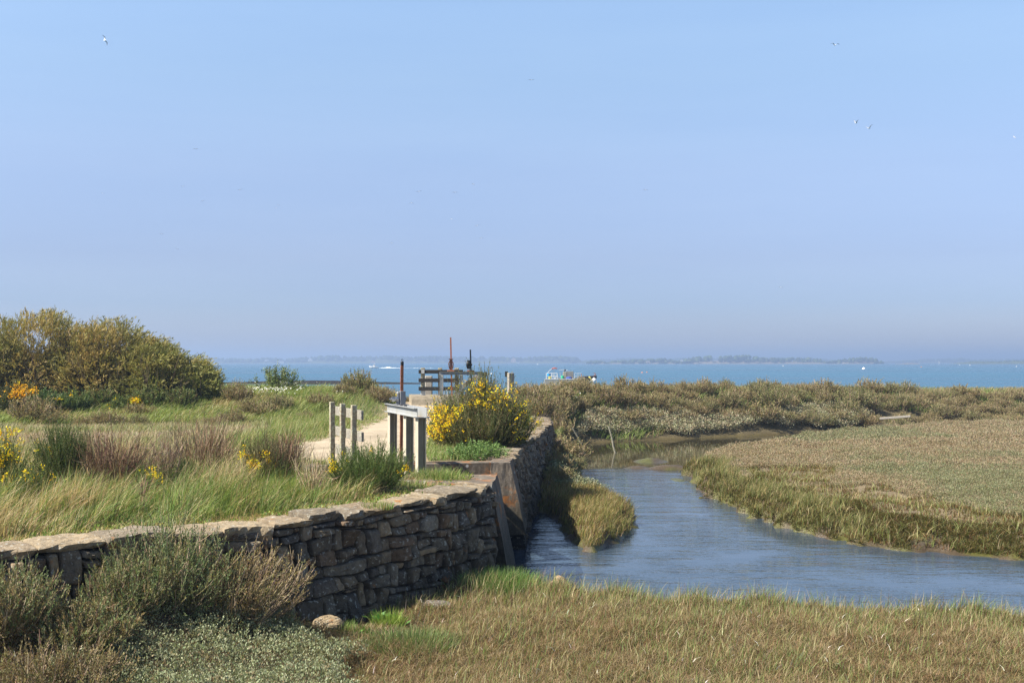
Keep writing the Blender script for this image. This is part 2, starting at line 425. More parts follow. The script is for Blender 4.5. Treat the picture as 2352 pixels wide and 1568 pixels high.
# faint high streaks of cirrus
mps = N(nt, 'ShaderNodeMapping'); mps.inputs['Scale'].default_value = (1.2, 1.2, 9); mps.inputs['Rotation'].default_value = (0, .06, 0); nt.links.new(tcs.outputs['Generated'], mps.inputs[0])
cn = noise(nt, 1.6, 5, .55, mps.outputs[0]); cr = ramp(nt, [(.42, (1, 1, 1)), (.72, (1.075, 1.05, 1.02))]); nt.links.new(cn.outputs['Fac'], cr.inputs[0])
sk = mixc(nt, 1, mixc(nt, 1, sky.outputs[0], sr.outputs[0], 'MULTIPLY'), cr.outputs[0], 'MULTIPLY')
nt.links.new(sk, bg.inputs[0]); nt.links.new(bg.outputs[0], wo.inputs[0])

hz = MB(); hz.hexa([(-8300, -300, -3), (8300, -300, -3), (8300, 8300, -3), (-8300, 8300, -3)], [(-8300, -300, 52), (8300, -300, 52), (8300, 8300, 52), (-8300, 8300, 52)])
m, nt, out = new_mat('haze')
pv = nt.nodes.new('ShaderNodeVolumePrincipled'); pv.inputs['Color'].default_value = (.455, .62, .90, 1); pv.inputs['Density'].default_value = .00046
pv.inputs['Anisotropy'].default_value = .25
nt.links.new(pv.outputs[0], out.inputs['Volume'])
tag(hz.build('haze', m), 'pale blue sea haze over the bay', 'haze', kind='stuff')

cam = bpy.data.cameras.new('camera'); co = bpy.data.objects.new('camera', cam); COLL.objects.link(co)
co.location = (0, 0, CAMZ); co.rotation_euler = (math.radians(90), 0, 0)
cam.sensor_width = 36; cam.sensor_fit = 'HORIZONTAL'; cam.lens = F / 2352 * 36
cam.shift_y = (HY - 784) / 2352; cam.clip_start = .1; cam.clip_end = 20000
SC.camera = co
SC.view_settings.view_transform = 'Standard'; SC.view_settings.look = 'None'; SC.view_settings.gamma = 1; SC.view_settings.exposure = 1.12
SC.render.engine = 'CYCLES'; SC.cycles.use_denoising = True; SC.cycles.denoising_prefilter = 'NONE'; SC.cycles.use_adaptive_sampling = False; SC.cycles.sample_clamp_indirect = 4
SC.cycles.volume_bounces = 0; SC.cycles.max_bounces = 6; SC.cycles.transparent_max_bounces = 8
# ------------------------------------------------------------------ masonry
def stone_mat(name, wet=True):
    m, nt, out = new_mat(name); L = nt.links.new
    a = N(nt, 'ShaderNodeAttribute', _attribute_name='Col'); g = nt.nodes.new('ShaderNodeNewGeometry')
    n = noise(nt, 9, 7, .72, g.outputs['Position']); r = ramp(nt, [(.28, (.42, .40, .38)), (.5, (1, .98, .95)), (.74, (1.5, 1.45, 1.36))]); L(n.outputs['Fac'], r.inputs[0])
    c = mixc(nt, 1, a.outputs['Color'], r.outputs[0], 'MULTIPLY')
    v = noise(nt, 17, 3, .5, g.outputs['Position']); r2 = ramp(nt, [(.60, (0, 0, 0)), (.66, (1, 1, 1))]); L(v.outputs['Fac'], r2.inputs[0])
    c = mixc(nt, r2.outputs[0], c, mixc(nt, .55, c, (.50, .50, .44)))                         # pale lichen
    v = noise(nt, 2.3, 4, .6, g.outputs['Position']); r3 = ramp(nt, [(.655, (0, 0, 0)), (.70, (.75, .75, .75))]); L(v.outputs['Fac'], r3.inputs[0])
    c = mixc(nt, r3.outputs[0], c, (.33, .13, .02))                                          # orange lichen
    if wet:  # tide-wetted, weed-stained foot of the wall
        s = nt.nodes.new('ShaderNodeSeparateXYZ'); L(g.outputs['Position'], s.inputs[0])
        nn = noise(nt, 1.5, 3, .6, g.outputs['Position']); ad = N(nt, 'ShaderNodeMath', _operation='MULTIPLY_ADD'); ad.inputs[1].default_value = .9; L(nn.outputs['Fac'], ad.inputs[0]); L(s.outputs['Z'], ad.inputs[2])
        mr = N(nt, 'ShaderNodeMapRange'); mr.inputs[1].default_value = .95; mr.inputs[2].default_value = 1.8; mr.inputs[3].default_value = 1; mr.inputs[4].default_value = 0; L(ad.outputs[0], mr.inputs[0])
        y = nt.nodes.new('ShaderNodeMath'); y.operation = 'MULTIPLY'; mry = N(nt, 'ShaderNodeMapRange'); mry.inputs[1].default_value = 18; mry.inputs[2].default_value = 21.5
        L(s.outputs['Y'], mry.inputs[0]); L(mr.outputs[0], y.inputs[0]); L(mry.outputs[0], y.inputs[1])
        c = mixc(nt, y.outputs[0], c, mixc(nt, 1, c, (.30, .31, .27), 'MULTIPLY'))
    p = N(nt, 'ShaderNodeBsdfPrincipled', Roughness=.88); L(c, p.inputs['Base Color'])
    n2 = noise(nt, 38, 6, .7, g.outputs['Position']); b = N(nt, 'ShaderNodeBump', Strength=.9, Distance=.025)
    L(n2.outputs['Fac'], b.inputs['Height']); L(b.outputs[0], p.inputs['Normal']); L(p.outputs[0], out.inputs[0]); return m
M_STONE = stone_mat('granite_rubble'); M_CAP = stone_mat('granite_slab', False)
M_CORE = solid('wall_core', (.05, .042, .034), .95, var=.4, vscale=8)

def lines(line, A):
    """many (along, out, height) triples to world points at once"""
    A = np.asarray(A, float); t = A[:, 0]
    def xy(q): return np.stack([np.interp(q, line.s, line.p[:, 0]), np.interp(q, line.s, line.p[:, 1])], 1)
    d = xy(np.minimum(t + .3, line.L)) - xy(np.maximum(t - .3, 0)); d /= np.linalg.norm(d, axis=1)[:, None] + 1e-9
    q = xy(t) + np.stack([d[:, 1], -d[:, 0]], 1) * A[:, 1:2]
    return np.concatenate([q, A[:, 2:3]], 1)
class Line:
    def __init__(s, pts):
        # round the corners a little
        p = [np.array(q, float) for q in pts]
        for _ in range(2):
            q = [p[0]]
            for a, b in zip(p[:-1], p[1:]): q += [a * .75 + b * .25, a * .25 + b * .75]
            q.append(p[-1]); p = q
        s.p = np.array(p); d = np.linalg.norm(np.diff(s.p, axis=0), axis=1); s.s = np.concatenate([[0], np.cumsum(d)]); s.L = s.s[-1]
    def xy(s, t): return np.array([np.interp(t, s.s, s.p[:, 0]), np.interp(t, s.s, s.p[:, 1])])
    def nrm(s, t):
        d = s.xy(min(t + .3, s.L)) - s.xy(max(t - .3, 0)); d /= np.linalg.norm(d) + 1e-9
        return np.array([d[1], -d[0]])          # towards the creek
    def __call__(s, t, out, z):
        q = s.xy(t) + s.nrm(t) * out; return (q[0], q[1], z)

STONE_COLS = np.array((.95, .93, .87)) * np.array([(.155, .125, .09), (.19, .15, .105), (.13, .11, .085), (.23, .18, .12), (.17, .12, .08), (.115, .10, .085), (.20, .175, .14)])
def rubble(line, z0, z1, batter, rh, rw, seed, name, parent):
    """roughly coursed rubble: wandering beds, slanted joints, stones that span two beds, thin pinnings"""
    R = np.random.default_rng(seed); V = []; Q = []; C = []
    hs = [z0 - .3]
    while hs[-1] < z1: hs.append(hs[-1] + rh * R.uniform(.68, 1.4))
    hs[-1] = z1; nk = len(hs) - 1
    def bed(k, s):
        amp = 0 if k in (0, nk) else rh * .75
        return hs[k] + amp * (fbm(np.asarray(s) * 1.1 + k * 13.7, np.asarray(s) * 0 + k * 3.1, 2, seed) - .5) * 1.6
    occ = [[] for _ in range(nk + 2)]; cells = []
    for k in range(nk):
        s = -.4 - R.uniform(0, .3)
        while s < line.L + .3:
            o = [q for q in occ[k] if q[0] - .06 <= s < q[1] - .01]
            if o: s = o[0][1]; continue
            nxt = min([q[0] for q in occ[k] if q[0] > s] + [1e9])
            w = rw * math.exp(R.normal(-.12, .42)); w = min(w, .95)
            if s + w > nxt - .12: w = nxt - s
            e = s + w; top = k + 1
            if k + 2 <= nk and w < rw * 1.15 and R.uniform() < .26: top = k + 2; occ[k + 1].append((s, e))
            ss = np.linspace(s, e, 5); lo = bed(k, ss); hi = bed(top, ss)
            if top == k + 1 and R.uniform() < .12 and w > rw * .6:
                f = R.uniform(.35, .65); md = lo + (hi - lo) * f + R.normal(0, .012, 5); cells += [(ss, lo, md), (ss, md, hi)]
            else: cells.append((ss, lo, hi))
            s = e
    for k, (ss, lo, hi) in enumerate(cells):
        h = float(np.mean(hi - lo)); w = ss[-1] - ss[0]
        if ss[-1] < 0 or ss[0] > line.L or h < .035 or w < .04: continue
        sl, sr = R.normal(0, .10, 2) * h; ins = R.uniform(.0, .05, 4) * min(h, w)
        bot = np.stack([ss, lo], 1); tp = np.stack([ss, hi], 1)[::-1]
        bot[0, 0] += -sl + ins[0]; bot[-1, 0] += -sr - ins[1]; tp[0, 0] += sr - ins[2]; tp[-1, 0] += sl + ins[3]
        left = tp[-1] * .5 + bot[0] * .5 + (R.normal(0, .03) * h, 0); right = bot[-1] * .5 + tp[0] * .5 + (R.normal(0, .03) * h, 0)
        pts = np.concatenate([bot, [right], tp, [left]]); pts += R.normal(0, .010, pts.shape); c0 = pts.mean(0)
        g = R.uniform(.006, .020); ext = np.array([w / 2, h / 2]); pts = c0 + (pts - c0) * np.clip(1 - g / ext, .55, 1)
        for it in range(2):
            f = .25
            nx_ = np.roll(pts, -1, 0); pts = np.stack([pts * (1 - f) + nx_ * f, pts * f + nx_ * (1 - f)], 1).reshape(-1, 2)
        n = len(pts); pro = R.uniform(.0, .10) if h > .09 else R.uniform(-.03, .03); ta, tb = R.normal(0, .22), R.normal(-.08, .22); base = len(V)
        col = STONE_COLS[R.integers(len(STONE_COLS))] * R.uniform(.72, 1.25)
        for (f, o) in ((1.0, -.16), (1.015, pro * .3 - .012), (.97, pro * .8 + .012), (.86, pro + .028), (.62, pro + .036), (.32, pro + .038)):
            ab = c0 + (pts - c0) * f; a, b = ab[:, 0], ab[:, 1]
            nz_ = fbm(a * 6.0 + k, b * 6.0, 3, seed) - .5
            oo = o + (ta * (a - c0[0]) + tb * (b - c0[1])) * (1 if o > 0 else 0) + nz_ * .10 * (o > -.1)
            V += list(zip(a, oo - batter * (b - z0) + batter * (z1 - z0), b + nz_ * .02))
        V.append((c0[0], pro + .04 - batter * (c0[1] - z0) + batter * (z1 - z0), c0[1])); C += [col] * (6 * n + 1)
        for rr in range(5):
            for i in range(n):
                j = (i + 1) % n; b = base + rr * n; Q.append((b + i, b + j, b + n + j, b + n + i))
        for i in range(n): Q.append((base + 5 * n + i, base + 5 * n + (i + 1) % n, base + 6 * n))
    return mesh_np(name, lines(line, V), Q, np.array(C), M_STONE, parent)
def coping(line, ztop, s0, s1, seed, name, parent, depth=.62, cols=((.26, .205, .135), (.205, .17, .12), (.30, .24, .155), (.23, .175, .11)), th=(.10, .24), ln=(.38, 1.05)):
    R = np.random.default_rng(seed); V = []; Q = []; C = []; s = s0
    while s < s1 - .1:
        L = min(R.uniform(*ln), s1 - s); T = R.uniform(*th); o0 = R.uniform(.0, .14); zt = ztop + R.normal(.015, .028); tl = R.normal(0, .02)
        na, nb, ncc = 11, 9, 4; col = np.array(cols[R.integers(len(cols))]) * R.uniform(.85, 1.12)
        dp = depth * R.uniform(.85, 1.2)
        g = {}; pend = []
        for a in range(na):
            for b in range(nb):
                for c in range(ncc):
                    if 0 < a < na - 1 and 0 < b < nb - 1 and 0 < c < ncc - 1: continue
                    fa, fb, fc = a / (na - 1), b / (nb - 1), c / (ncc - 1)
                    ss = s + .012 + fa * (L - .024); oo = o0 - fb * (dp + o0)
                    g[a, b, c] = len(V) + len(pend); pend.append((fa, fb, fc, ss, oo)); C.append(col)
        fa, fb, fc, ss, oo = np.array(pend).T
        if True:
            if True:
                if True:
                    e = fbm(ss * 4.2 + seed, fc * 1.5 + fb * 3, 3, seed) - .5
                    e2 = fbm(ss * 5., fb * 4., 3, seed + 5) - .5
                    front = (1 - fb) ** 3
                    rnd = .03 * ((2 * fc - 1) ** 4) * front + .02 * ((2 * fa - 1) ** 6) * front
                    oo2 = oo + e * .26 * front - rnd - .05 * front * (1 - fc)
                    zz = zt - T * (1 - fc) + e2 * .055 * fc - .025 * front * fc * (fc == 1) + tl * (fa - .5) - .008 * ((2 * fa - 1) ** 8) * fc
                    V += list(zip(np.clip(ss, 0, line.L), oo2, zz))
        for a in range(na - 1):
            for b in range(nb - 1):
                Q.append((g[a, b, ncc - 1], g[a, b + 1, ncc - 1], g[a + 1, b + 1, ncc - 1], g[a + 1, b, ncc - 1])); Q.append((g[a, b, 0], g[a + 1, b, 0], g[a + 1, b + 1, 0], g[a, b + 1, 0]))
        for a in range(na - 1):
            for c in range(ncc - 1):
                Q.append((g[a, 0, c], g[a, 0, c + 1], g[a + 1, 0, c + 1], g[a + 1, 0, c])); Q.append((g[a, nb - 1, c], g[a + 1, nb - 1, c], g[a + 1, nb - 1, c + 1], g[a, nb - 1, c + 1]))
        for b in range(nb - 1):
            for c in range(ncc - 1):
                Q.append((g[0, b, c], g[0, b + 1, c], g[0, b + 1, c + 1], g[0, b, c + 1])); Q.append((g[na - 1, b, c], g[na - 1, b, c + 1], g[na - 1, b + 1, c + 1], g[na - 1, b + 1, c]))
        s += L
    return mesh_np(name, lines(line, V), Q, np.array(C), M_CAP, parent)
def core(line, z0, z1, off0, off1, parent, batter):
    ss = np.linspace(0, line.L, 40); V = []; Q = []
    for s in ss:
        V += [line(s, off0 + batter * (z1 - z0), z0 - .4), line(s, off0, z1 - .03), line(s, off1, z1 - .03), line(s, off1, z0 - .4)]
    for k in range(len(ss) - 1):
        a = 4 * k; Q += [(a, a + 4, a + 5, a + 1), (a + 1, a + 5, a + 6, a + 2), (a + 2, a + 6, a + 7, a + 3)]
    Q += [(0, 1, 2, 3), tuple(4 * (len(ss) - 1) + q for q in (3, 2, 1, 0))]
    return mesh_np('core', np.array(V), Q, None, M_CORE, parent)

nw = empty('dry_stone_wall', (-4, 17, .5), label='long dry stone retaining wall with flat capstones in the foreground', cat='stone wall')
def keep_parent(root):
    for ch in root.children: ch.matrix_parent_inverse = Matrix.Translation(-Vector(root.location))
LN = Line(WALL)
rubble(LN, .25, 1.95, .05, .205, .33, 3, 'stone_facing', nw)
coping(LN, 2.07, 0, LN.L, 5, 'capstones', nw)
core(LN, .25, 1.95, -.07, -.55, nw, .05)
keep_parent(nw)
fw = empty('dry_stone_wall', (.5, 34, .3), label='farther stone creek wall running away behind the concrete pillar', cat='stone wall')
LF = Line(FAR_W)
rubble(LF, -.15, 1.92, .15, .21, .32, 8, 'stone_facing', fw)
coping(LF, 2.06, 0, LF.L, 9, 'capstones', fw, depth=.75, ln=(.5, 1.1))
core(LF, -.15, 1.92, -.07, -.6, fw, .15)
keep_parent(fw)

# concrete sluice outlet ------------------------------------------------
def concrete_mat():
    m, nt, out = new_mat('old_concrete'); L = nt.links.new
    g = nt.nodes.new('ShaderNodeNewGeometry')
    n = noise(nt, 11, 7, .75, g.outputs['Position']); r = ramp(nt, [(.3, (.075, .06, .044)), (.5, (.145, .118, .088)), (.72, (.25, .21, .16))]); L(n.outputs['Fac'], r.inputs[0]); c = r.outputs[0]
    mp = N(nt, 'ShaderNodeMapping'); mp.inputs['Scale'].default_value = (7, 7, .55); L(g.outputs['Position'], mp.inputs[0])
    k = noise(nt, 1.3, 4, .6, mp.outputs[0]); r2 = ramp(nt, [(.42, (1.05, 1.05, 1.05)), (.66, (.62, .60, .57))]); L(k.outputs['Fac'], r2.inputs[0]); c = mixc(nt, 1, c, r2.outputs[0], 'MULTIPLY')   # run-off streaks
    o = noise(nt, 2.6, 6, .7, g.outputs['Position']); r3 = ramp(nt, [(.53, (0, 0, 0)), (.63, (.8, .8, .8))]); L(o.outputs['Fac'], r3.inputs[0])
    s = nt.nodes.new('ShaderNodeSeparateXYZ'); L(g.outputs['Position'], s.inputs[0])
    mr = N(nt, 'ShaderNodeMapRange'); mr.inputs[1].default_value = .75; mr.inputs[2].default_value = 1.2; L(s.outputs['Z'], mr.inputs[0])
    mu = N(nt, 'ShaderNodeMath', _operation='MULTIPLY'); L(r3.outputs[0], mu.inputs[0]); L(mr.outputs[0], mu.inputs[1])
    c = mixc(nt, mu.outputs[0], c, (.36, .13, .018))
    w = N(nt, 'ShaderNodeTexVoronoi', Scale=3.2); L(g.outputs['Position'], w.inputs['Vector']); r4 = ramp(nt, [(.10, (1, 1, 1)), (.16, (0, 0, 0))]); L(w.outputs['Distance'], r4.inputs[0])
    mr5 = N(nt, 'ShaderNodeMapRange'); mr5.inputs[1].default_value = 1.5; mr5.inputs[2].default_value = 1.6; L(s.outputs['Z'], mr5.inputs[0])
    mu5 = N(nt, 'ShaderNodeMath', _operation='MULTIPLY'); L(r4.outputs[0], mu5.inputs[0]); L(mr5.outputs[0], mu5.inputs[1])
    c = mixc(nt, mu5.outputs[0], c, (.46, .45, .41))                              # white lichen discs
    mr6 = N(nt, 'ShaderNodeMapRange'); mr6.inputs[1].default_value = .75; mr6.inputs[2].default_value = 1.5; mr6.inputs[3].default_value = 1; mr6.inputs[4].default_value = 0; L(s.outputs['Z'], mr6.inputs[0])
    c = mixc(nt, mr6.outputs[0], c, mixc(nt, 1, c, (.30, .31, .24), 'MULTIPLY'))   # tide stain
    p = N(nt, 'ShaderNodeBsdfPrincipled', Roughness=.9); L(c, p.inputs['Base Color'])
    b = N(nt, 'ShaderNodeBump', Strength=.7, Distance=.02); n2 = noise(nt, 45, 5, .7, g.outputs['Position']); L(n2.outputs['Fac'], b.inputs['Height']); L(b.outputs[0], p.inputs['Normal'])
    L(p.outputs[0], out.inputs[0]); return m
M_CONC = concrete_mat()
M_SLAB = solid('pale_concrete', (.30, .255, .185), .9, var=.3, vscale=5, bump=.4)
def prism(name, bot, top, z0, z1, mat, parent, nseg=7, amp=.02, seed=1):
    """battered block between two quads, faces subdivided and roughened"""
    V = []; Q = []
    n = 6; ring = []
    K = 4 * n
    for k in range(nseg + 1):
        f = k / nseg; row = []
        for e in range(4):
            for i in range(n):
                g = i / n
                a = np.array(bot[e]) * (1 - g) + np.array(bot[(e + 1) % 4]) * g; b = np.array(top[e]) * (1 - g) + np.array(top[(e + 1) % 4]) * g
                p = a * (1 - f) + b * f; cc = np.mean(top, axis=0)
                o = (fbm(np.array([p[0] * 3 + f * 5]), np.array([p[1] * 3 + f * 4]), 3, seed)[0] - .5) * amp * 2
                d = (p - cc) / (np.linalg.norm(p - cc) + 1e-6); p = p + d * o
                if f == 1: p = p - d * .012
                row.append((p[0], p[1], z0 + (z1 - z0) * f + (o * .3 if f == 1 else 0)))
        V += row
    for k in range(nseg):
        for i in range(K):
            j = (i + 1) % K; Q.append((k * K + i, k * K + j, k * K + K + j, k * K + K + i))
    Q.append(tuple(range(nseg * K, nseg * K + K))); Q.append(tuple(range(K - 1, -1, -1)))
    return mesh_np(name, np.array(V), Q, None, mat, parent)
cs = empty('concrete_sluice', (-.3, 25, 0), label='weathered concrete sluice outlet with orange lichen between the two stone walls', cat='sluice')
prism('wing_wall', [(-3.2, 23.2), (.06, 22.75), (.16, 25.15), (-3.2, 25.0)], [(-2.4, 23.45), (-.40, 22.35), (-.30, 24.70), (-2.4, 24.72)], -.4, 2.055, M_CONC, cs, amp=.055, seed=2)
prism('wing_wall', [(-5.2, 26.45), (-.30, 27.55), (-.30, 28.7), (-5.2, 27.3)], [(-5.2, 26.5), (-.48, 27.55), (-.48, 28.2), (-5.2, 27.1)], -.4, 2.05, M_CONC, cs, amp=.04, seed=4)
prism('sun_block_slab', [(-5.1, 24.95), (-.75, 24.95), (-.75, 27.6), (-5.1, 26.6)], [(-5.1, 24.95), (-.75, 24.95), (-.75, 27.6), (-5.1, 26.6)], 1.12, 1.32, M_CONC, cs, nseg=1, seed=9)  # unseen slab added to keep sunlight off the channel and outlet water
prism('pillar', [(-.50, 26.85), (.34, 26.98), (.40, 29.2), (-.50, 28.6)], [(-.50, 27.12), (-.05, 27.2), (.03, 28.55), (-.5, 28.35)], .38, 2.08, M_CONC, cs, amp=.055, seed=6)
prism('pillar_footing', [(-.40, 27.2), (.36, 27.3), (.4, 29.2), (-.40, 28.6)], [(-.40, 27.08), (.30, 27.15), (.38, 29.0), (-.4, 28.5)], -.5, .375, M_STONE, cs, amp=.08, seed=7)
keep_parent(cs)

# loose boulders
def boulder(name, c, size, seed, col, label, sharp=0.0, group=None):
    R = np.random.default_rng(seed); n, m = 22, 14; V = []; Q = []
    pl = R.normal(size=(9, 3)); pl /= np.linalg.norm(pl, axis=1)[:, None]; off = R.uniform(.62, .95, 9)
    for i in range(m + 1):
        t = math.pi * i / m
        for k in range(n):
            d = np.array([math.sin(t) * math.cos(2 * math.pi * k / n), math.sin(t) * math.sin(2 * math.pi * k / n), math.cos(t)])
            q = pl @ d; r = min([1.0] + [o / x for o, x in zip(off, q) if x > .05])
            r *= 1 + .12 * (fbm(np.array([d[0] * 3 + seed]), np.array([d[1] * 3 + d[2] * 2]), 3, seed)[0] - .5)
            p = d * r
            if sharp and p[2] > 0: p[:2] *= 1 - sharp * p[2]
            V.append(p * np.array(size))
    for i in range(m):
        for k in range(n):
            j = (k + 1) % n; Q.append((i * n + k, (i + 1) * n + k, (i + 1) * n + j, i * n + j))
    o = mesh_np(name, np.array(V), Q, np.tile(np.array(col), (len(V), 1)), M_CAP); o.location = c
    return tag(o, label, 'rock', group)
x, y = at(1285, 1362, .28)
boulder('boulder', (x, y, .38), (.22, .2, .27), 4, (.36, .26, .17), 'small pointed tan rock at the water edge of the front marsh', .55)
x, y = at(748, 1440, .5)
boulder('boulder', (x + .05, y - .1, .56), (.24, .18, .15), 9, (.27, .21, .13), 'tan boulder lying at the foot of the dry stone wall')
x, y = at(985, 1425, .5)
boulder('boulder', (x, y + 1.1, .45), (.42, .25, .15), 12, (.16, .14, .12), 'flat dark rock under the shaded stone wall')
x, y = at(1195, 1345, .1)
boulder('boulder', (x - .02, y, .12), (.34, .2, .12), 14, (.10, .09, .07), 'dark wet rock in the water by the concrete outlet')
# ------------------------------------------------------------------ sluice gates, fences, posts
M_GALV = solid('galvanised_steel', (.45, .47, .48), .45, .35, var=.22, vscale=3, bump=.05, col2=(.40, .40, .37))
M_GALV2 = solid('stained_galvanised_steel', (.54, .51, .41), .6, .05, var=.2, vscale=2.5, bump=.05, col2=(.44, .40, .30))
M_RUST = solid('rusty_steel', (.34, .12, .05), .75, .0, vscale=9, bump=.3, col2=(.20, .07, .032))
M_RUST2 = solid('dark_rusty_steel', (.13, .055, .035), .75, .1, vscale=9, bump=.3)
M_BLACK = solid('black_grease', (.012, .012, .013), .45, .2, bump=.1)
M_GREY = solid('grey_cast_iron', (.22, .225, .235), .5, .2, var=.12, bump=.06)
M_CHROME = solid('machined_steel', (.55, .55, .56), .25, .9, bump=0)
M_YEL = solid('yellow_plate', (.55, .45, .05), .5, bump=0)
def wood_mat(name, ca, cb, lich=.0, lc=(.48, .50, .33)):
    m, nt, out = new_mat(name); L = nt.links.new
    tc = nt.nodes.new('ShaderNodeTexCoord')
    n = noise(nt, 14, 6, .7, tc.outputs['Object']); r = ramp(nt, [(.3, ca), (.7, cb)]); L(n.outputs['Fac'], r.inputs[0]); c = r.outputs[0]
    if lich:
        l = noise(nt, 16, 5, .7, tc.outputs['Object']); r2 = ramp(nt, [(.62 - lich, (0, 0, 0)), (.70 - lich, (1, 1, 1))]); L(l.outputs['Fac'], r2.inputs[0]); c = mixc(nt, r2.outputs[0], c, lc)
        l = noise(nt, 30, 4, .6, tc.outputs['Object']); r3 = ramp(nt, [(.62, (0, 0, 0)), (.67, (1, 1, 1))]); L(l.outputs['Fac'], r3.inputs[0]); c = mixc(nt, r3.outputs[0], c, (.56, .57, .52))
    p = N(nt, 'ShaderNodeBsdfPrincipled', Roughness=.85); L(c, p.inputs['Base Color'])
    b = N(nt, 'ShaderNodeBump', Strength=.5, Distance=.015); n2 = noise(nt, 50, 5, .7, tc.outputs['Object']); L(n2.outputs['Fac'], b.inputs['Height']); L(b.outputs[0], p.inputs['Normal'])
    L(p.outputs[0], out.inputs[0]); return m
M_POST = wood_mat('lichened_oak', (.19, .155, .105), (.35, .30, .21), .11, (.44, .44, .30))
M_RAILW = wood_mat('grey_weathered_wood', (.17, .15, .125), (.30, .275, .225), .06)
M_TAR = wood_mat('tarred_wood', (.010, .009, .008), (.028, .025, .021), .0, (.12, .12, .09))
M_POST2 = wood_mat('pale_lichened_wood', (.16, .13, .09), (.34, .29, .20), .10)
M_WOODG = wood_mat('silver_grey_wood', (.22, .20, .17), (.40, .37, .32), .0)

M_GALV_SHADE = solid('shaded_galvanised_steel', (.20, .22, .24), .6, .1, var=.2, vscale=3, bump=.05)  # darker steel copy: shade on the far beam's front put into its colour
# near gate: two channel beams on three H columns across the outlet
A0 = Vector((-1.97, 24.62, 0)); A1 = Vector((-2.91, 27.45, 0)); g = (A1 - A0); GL = g.length; g.normalize(); gn = Vector((g.y, -g.x, 0))   # gn points right
gate = empty('sluice_gate', (A0.x, A0.y, 2.04), label='near galvanised steel sluice gate on three H columns with rusty rack', cat='sluice gate')
def rel(o):
    o.parent = gate; o.matrix_parent_inverse = Matrix.Translation(-Vector(gate.location)); return o
Zb, Zt = 3.30, 3.495
def chan(b, off, sgn):
    # C section: web plus two flanges pointing away from the other beam
    a = A0 + gn * off - g * .06; e = A1 + gn * off + g * .05
    b.bar(a + Vector((0, 0, (Zb + Zt) / 2)), e + Vector((0, 0, (Zb + Zt) / 2)), .010, Zt - Zb - .022)
    for z in (Zb + .006, Zt - .006):
        o = gn * (sgn * .035)
        b.bar(a + o + Vector((0, 0, z)), e + o + Vector((0, 0, z)), .08, .0105)
for off, s in ((-.105, -1), (.105, 1)):
    b = MB(); chan(b, off, s); rel(b.build('beam', M_GALV))
def hcol(t, zb, nm='column'):
    c = A0 + g * (GL * t); b = MB(); h = Zb - .012 - zb; mz = zb + h / 2
    w_ = c + g * .10; b.box((w_.x, w_.y, mz), (.17 - .024, .009, h), gn)
    for s in (-1, 1):
        q = c + gn * (s * .085); b.box((q.x, q.y, mz), (.011, .25, h), gn)
    q = rel(b.build(nm, M_GALV2))
    b = MB(); b.box((c.x, c.y, Zb - .006), (.32, .27, .010), gn); rel(b.build('cap_plate', M_GALV))
hcol(.02, 2.0); hcol(.41, 1.2); hcol(.985, 1.9)
c = A0 + g * (GL * .66)
b = MB(); lean = Vector((.012, 0, 1))
b.bar(c + Vector((-.018, 0, .5)), c + Vector((.02, 0, 4.44)), .062, .05, up=tuple(g))
z = .9
while z < 4.38:                      # rack teeth
    q = c + Vector((-.018 + .038 * (z - .5) / 4.08, 0, z)) - gn * .031; b.box(q, (.016, .04, .018), gn); z += .036
rack = rel(b.build('rack', M_RUST))
b = MB(); b.tube([c + Vector((.02, 0, 4.42)), c + Vector((.02, 0, 4.50)), c + Vector((.021, 0, 4.52))], [.038, .038, .022], 10); 
b.tube([c + Vector((.021 + .018 * math.cos(a), 0, 4.54 + .026 * math.sin(a))) for a in np.linspace(-.6, 3.75, 9)], .007, 6); rel(b.build('rack_cap', M_BLACK))
b = MB(); b.box(c + Vector((.02, 0, 3.505 + .16)), (.13, .17, .31), gn, bev=.012); b.box(c + Vector((.0, 0, 3.505)), (.30, .30, .018), gn)
gb = rel(b.build('gear_box', M_GREY))
b = MB(); q0 = c + gn * (-.075) + Vector((0, -.02, 3.505 + .13))
b.tube([q0, q0 - gn * .05, q0 - gn * .05, q0 - gn * .12, q0 - gn * .12, q0 - gn * .155, q0 - gn * .155, q0 - gn * .21], [.07, .07, .055, .05, .062, .06, .024, .02], 14)
rel(b.build('crank_shaft', M_CHROME)); b = MB(); q1 = c + gn * .085 + Vector((0, 0, 3.505 + .13)); b.tube([q1, q1 + gn * .035], [.035, .03], 10); rel(b.build('shaft_end', M_CHROME))
b = MB(); b.tube([c - gn * .07 + Vector((0, -.02, 3.52)), c - gn * .07 + Vector((0, -.02, 3.78)), c - gn * .07 + Vector((0, -.02, 3.80))], [.045, .05, .035], 10); rel(b.build('screw_housing', M_GREY))
b = MB(); b.box(c - gn * .118 + Vector((0, -.028, 3.735)), (.006, .05, .055), gn, bev=.002); rel(b.build('type_plate', M_YEL))
for t in (.03, .3, .41, .7, .97):
    for o in (-.14, .14):
        b = MB(); q = A0 + g * (GL * t) + gn * o; b.tube([(q.x, q.y, Zt - .004), (q.x, q.y, Zt + .012)], .012, 6); rel(b.build('bolt', M_GALV))
b = MB(); pa = A0 + g * (GL * .06); pb = A0 + g * (GL * .40); b.bar(pa + Vector((0, 0, .95)), pb + Vector((0, 0, .95)), .05, 1.3); rel(b.build('gate_leaf', M_GALV2))

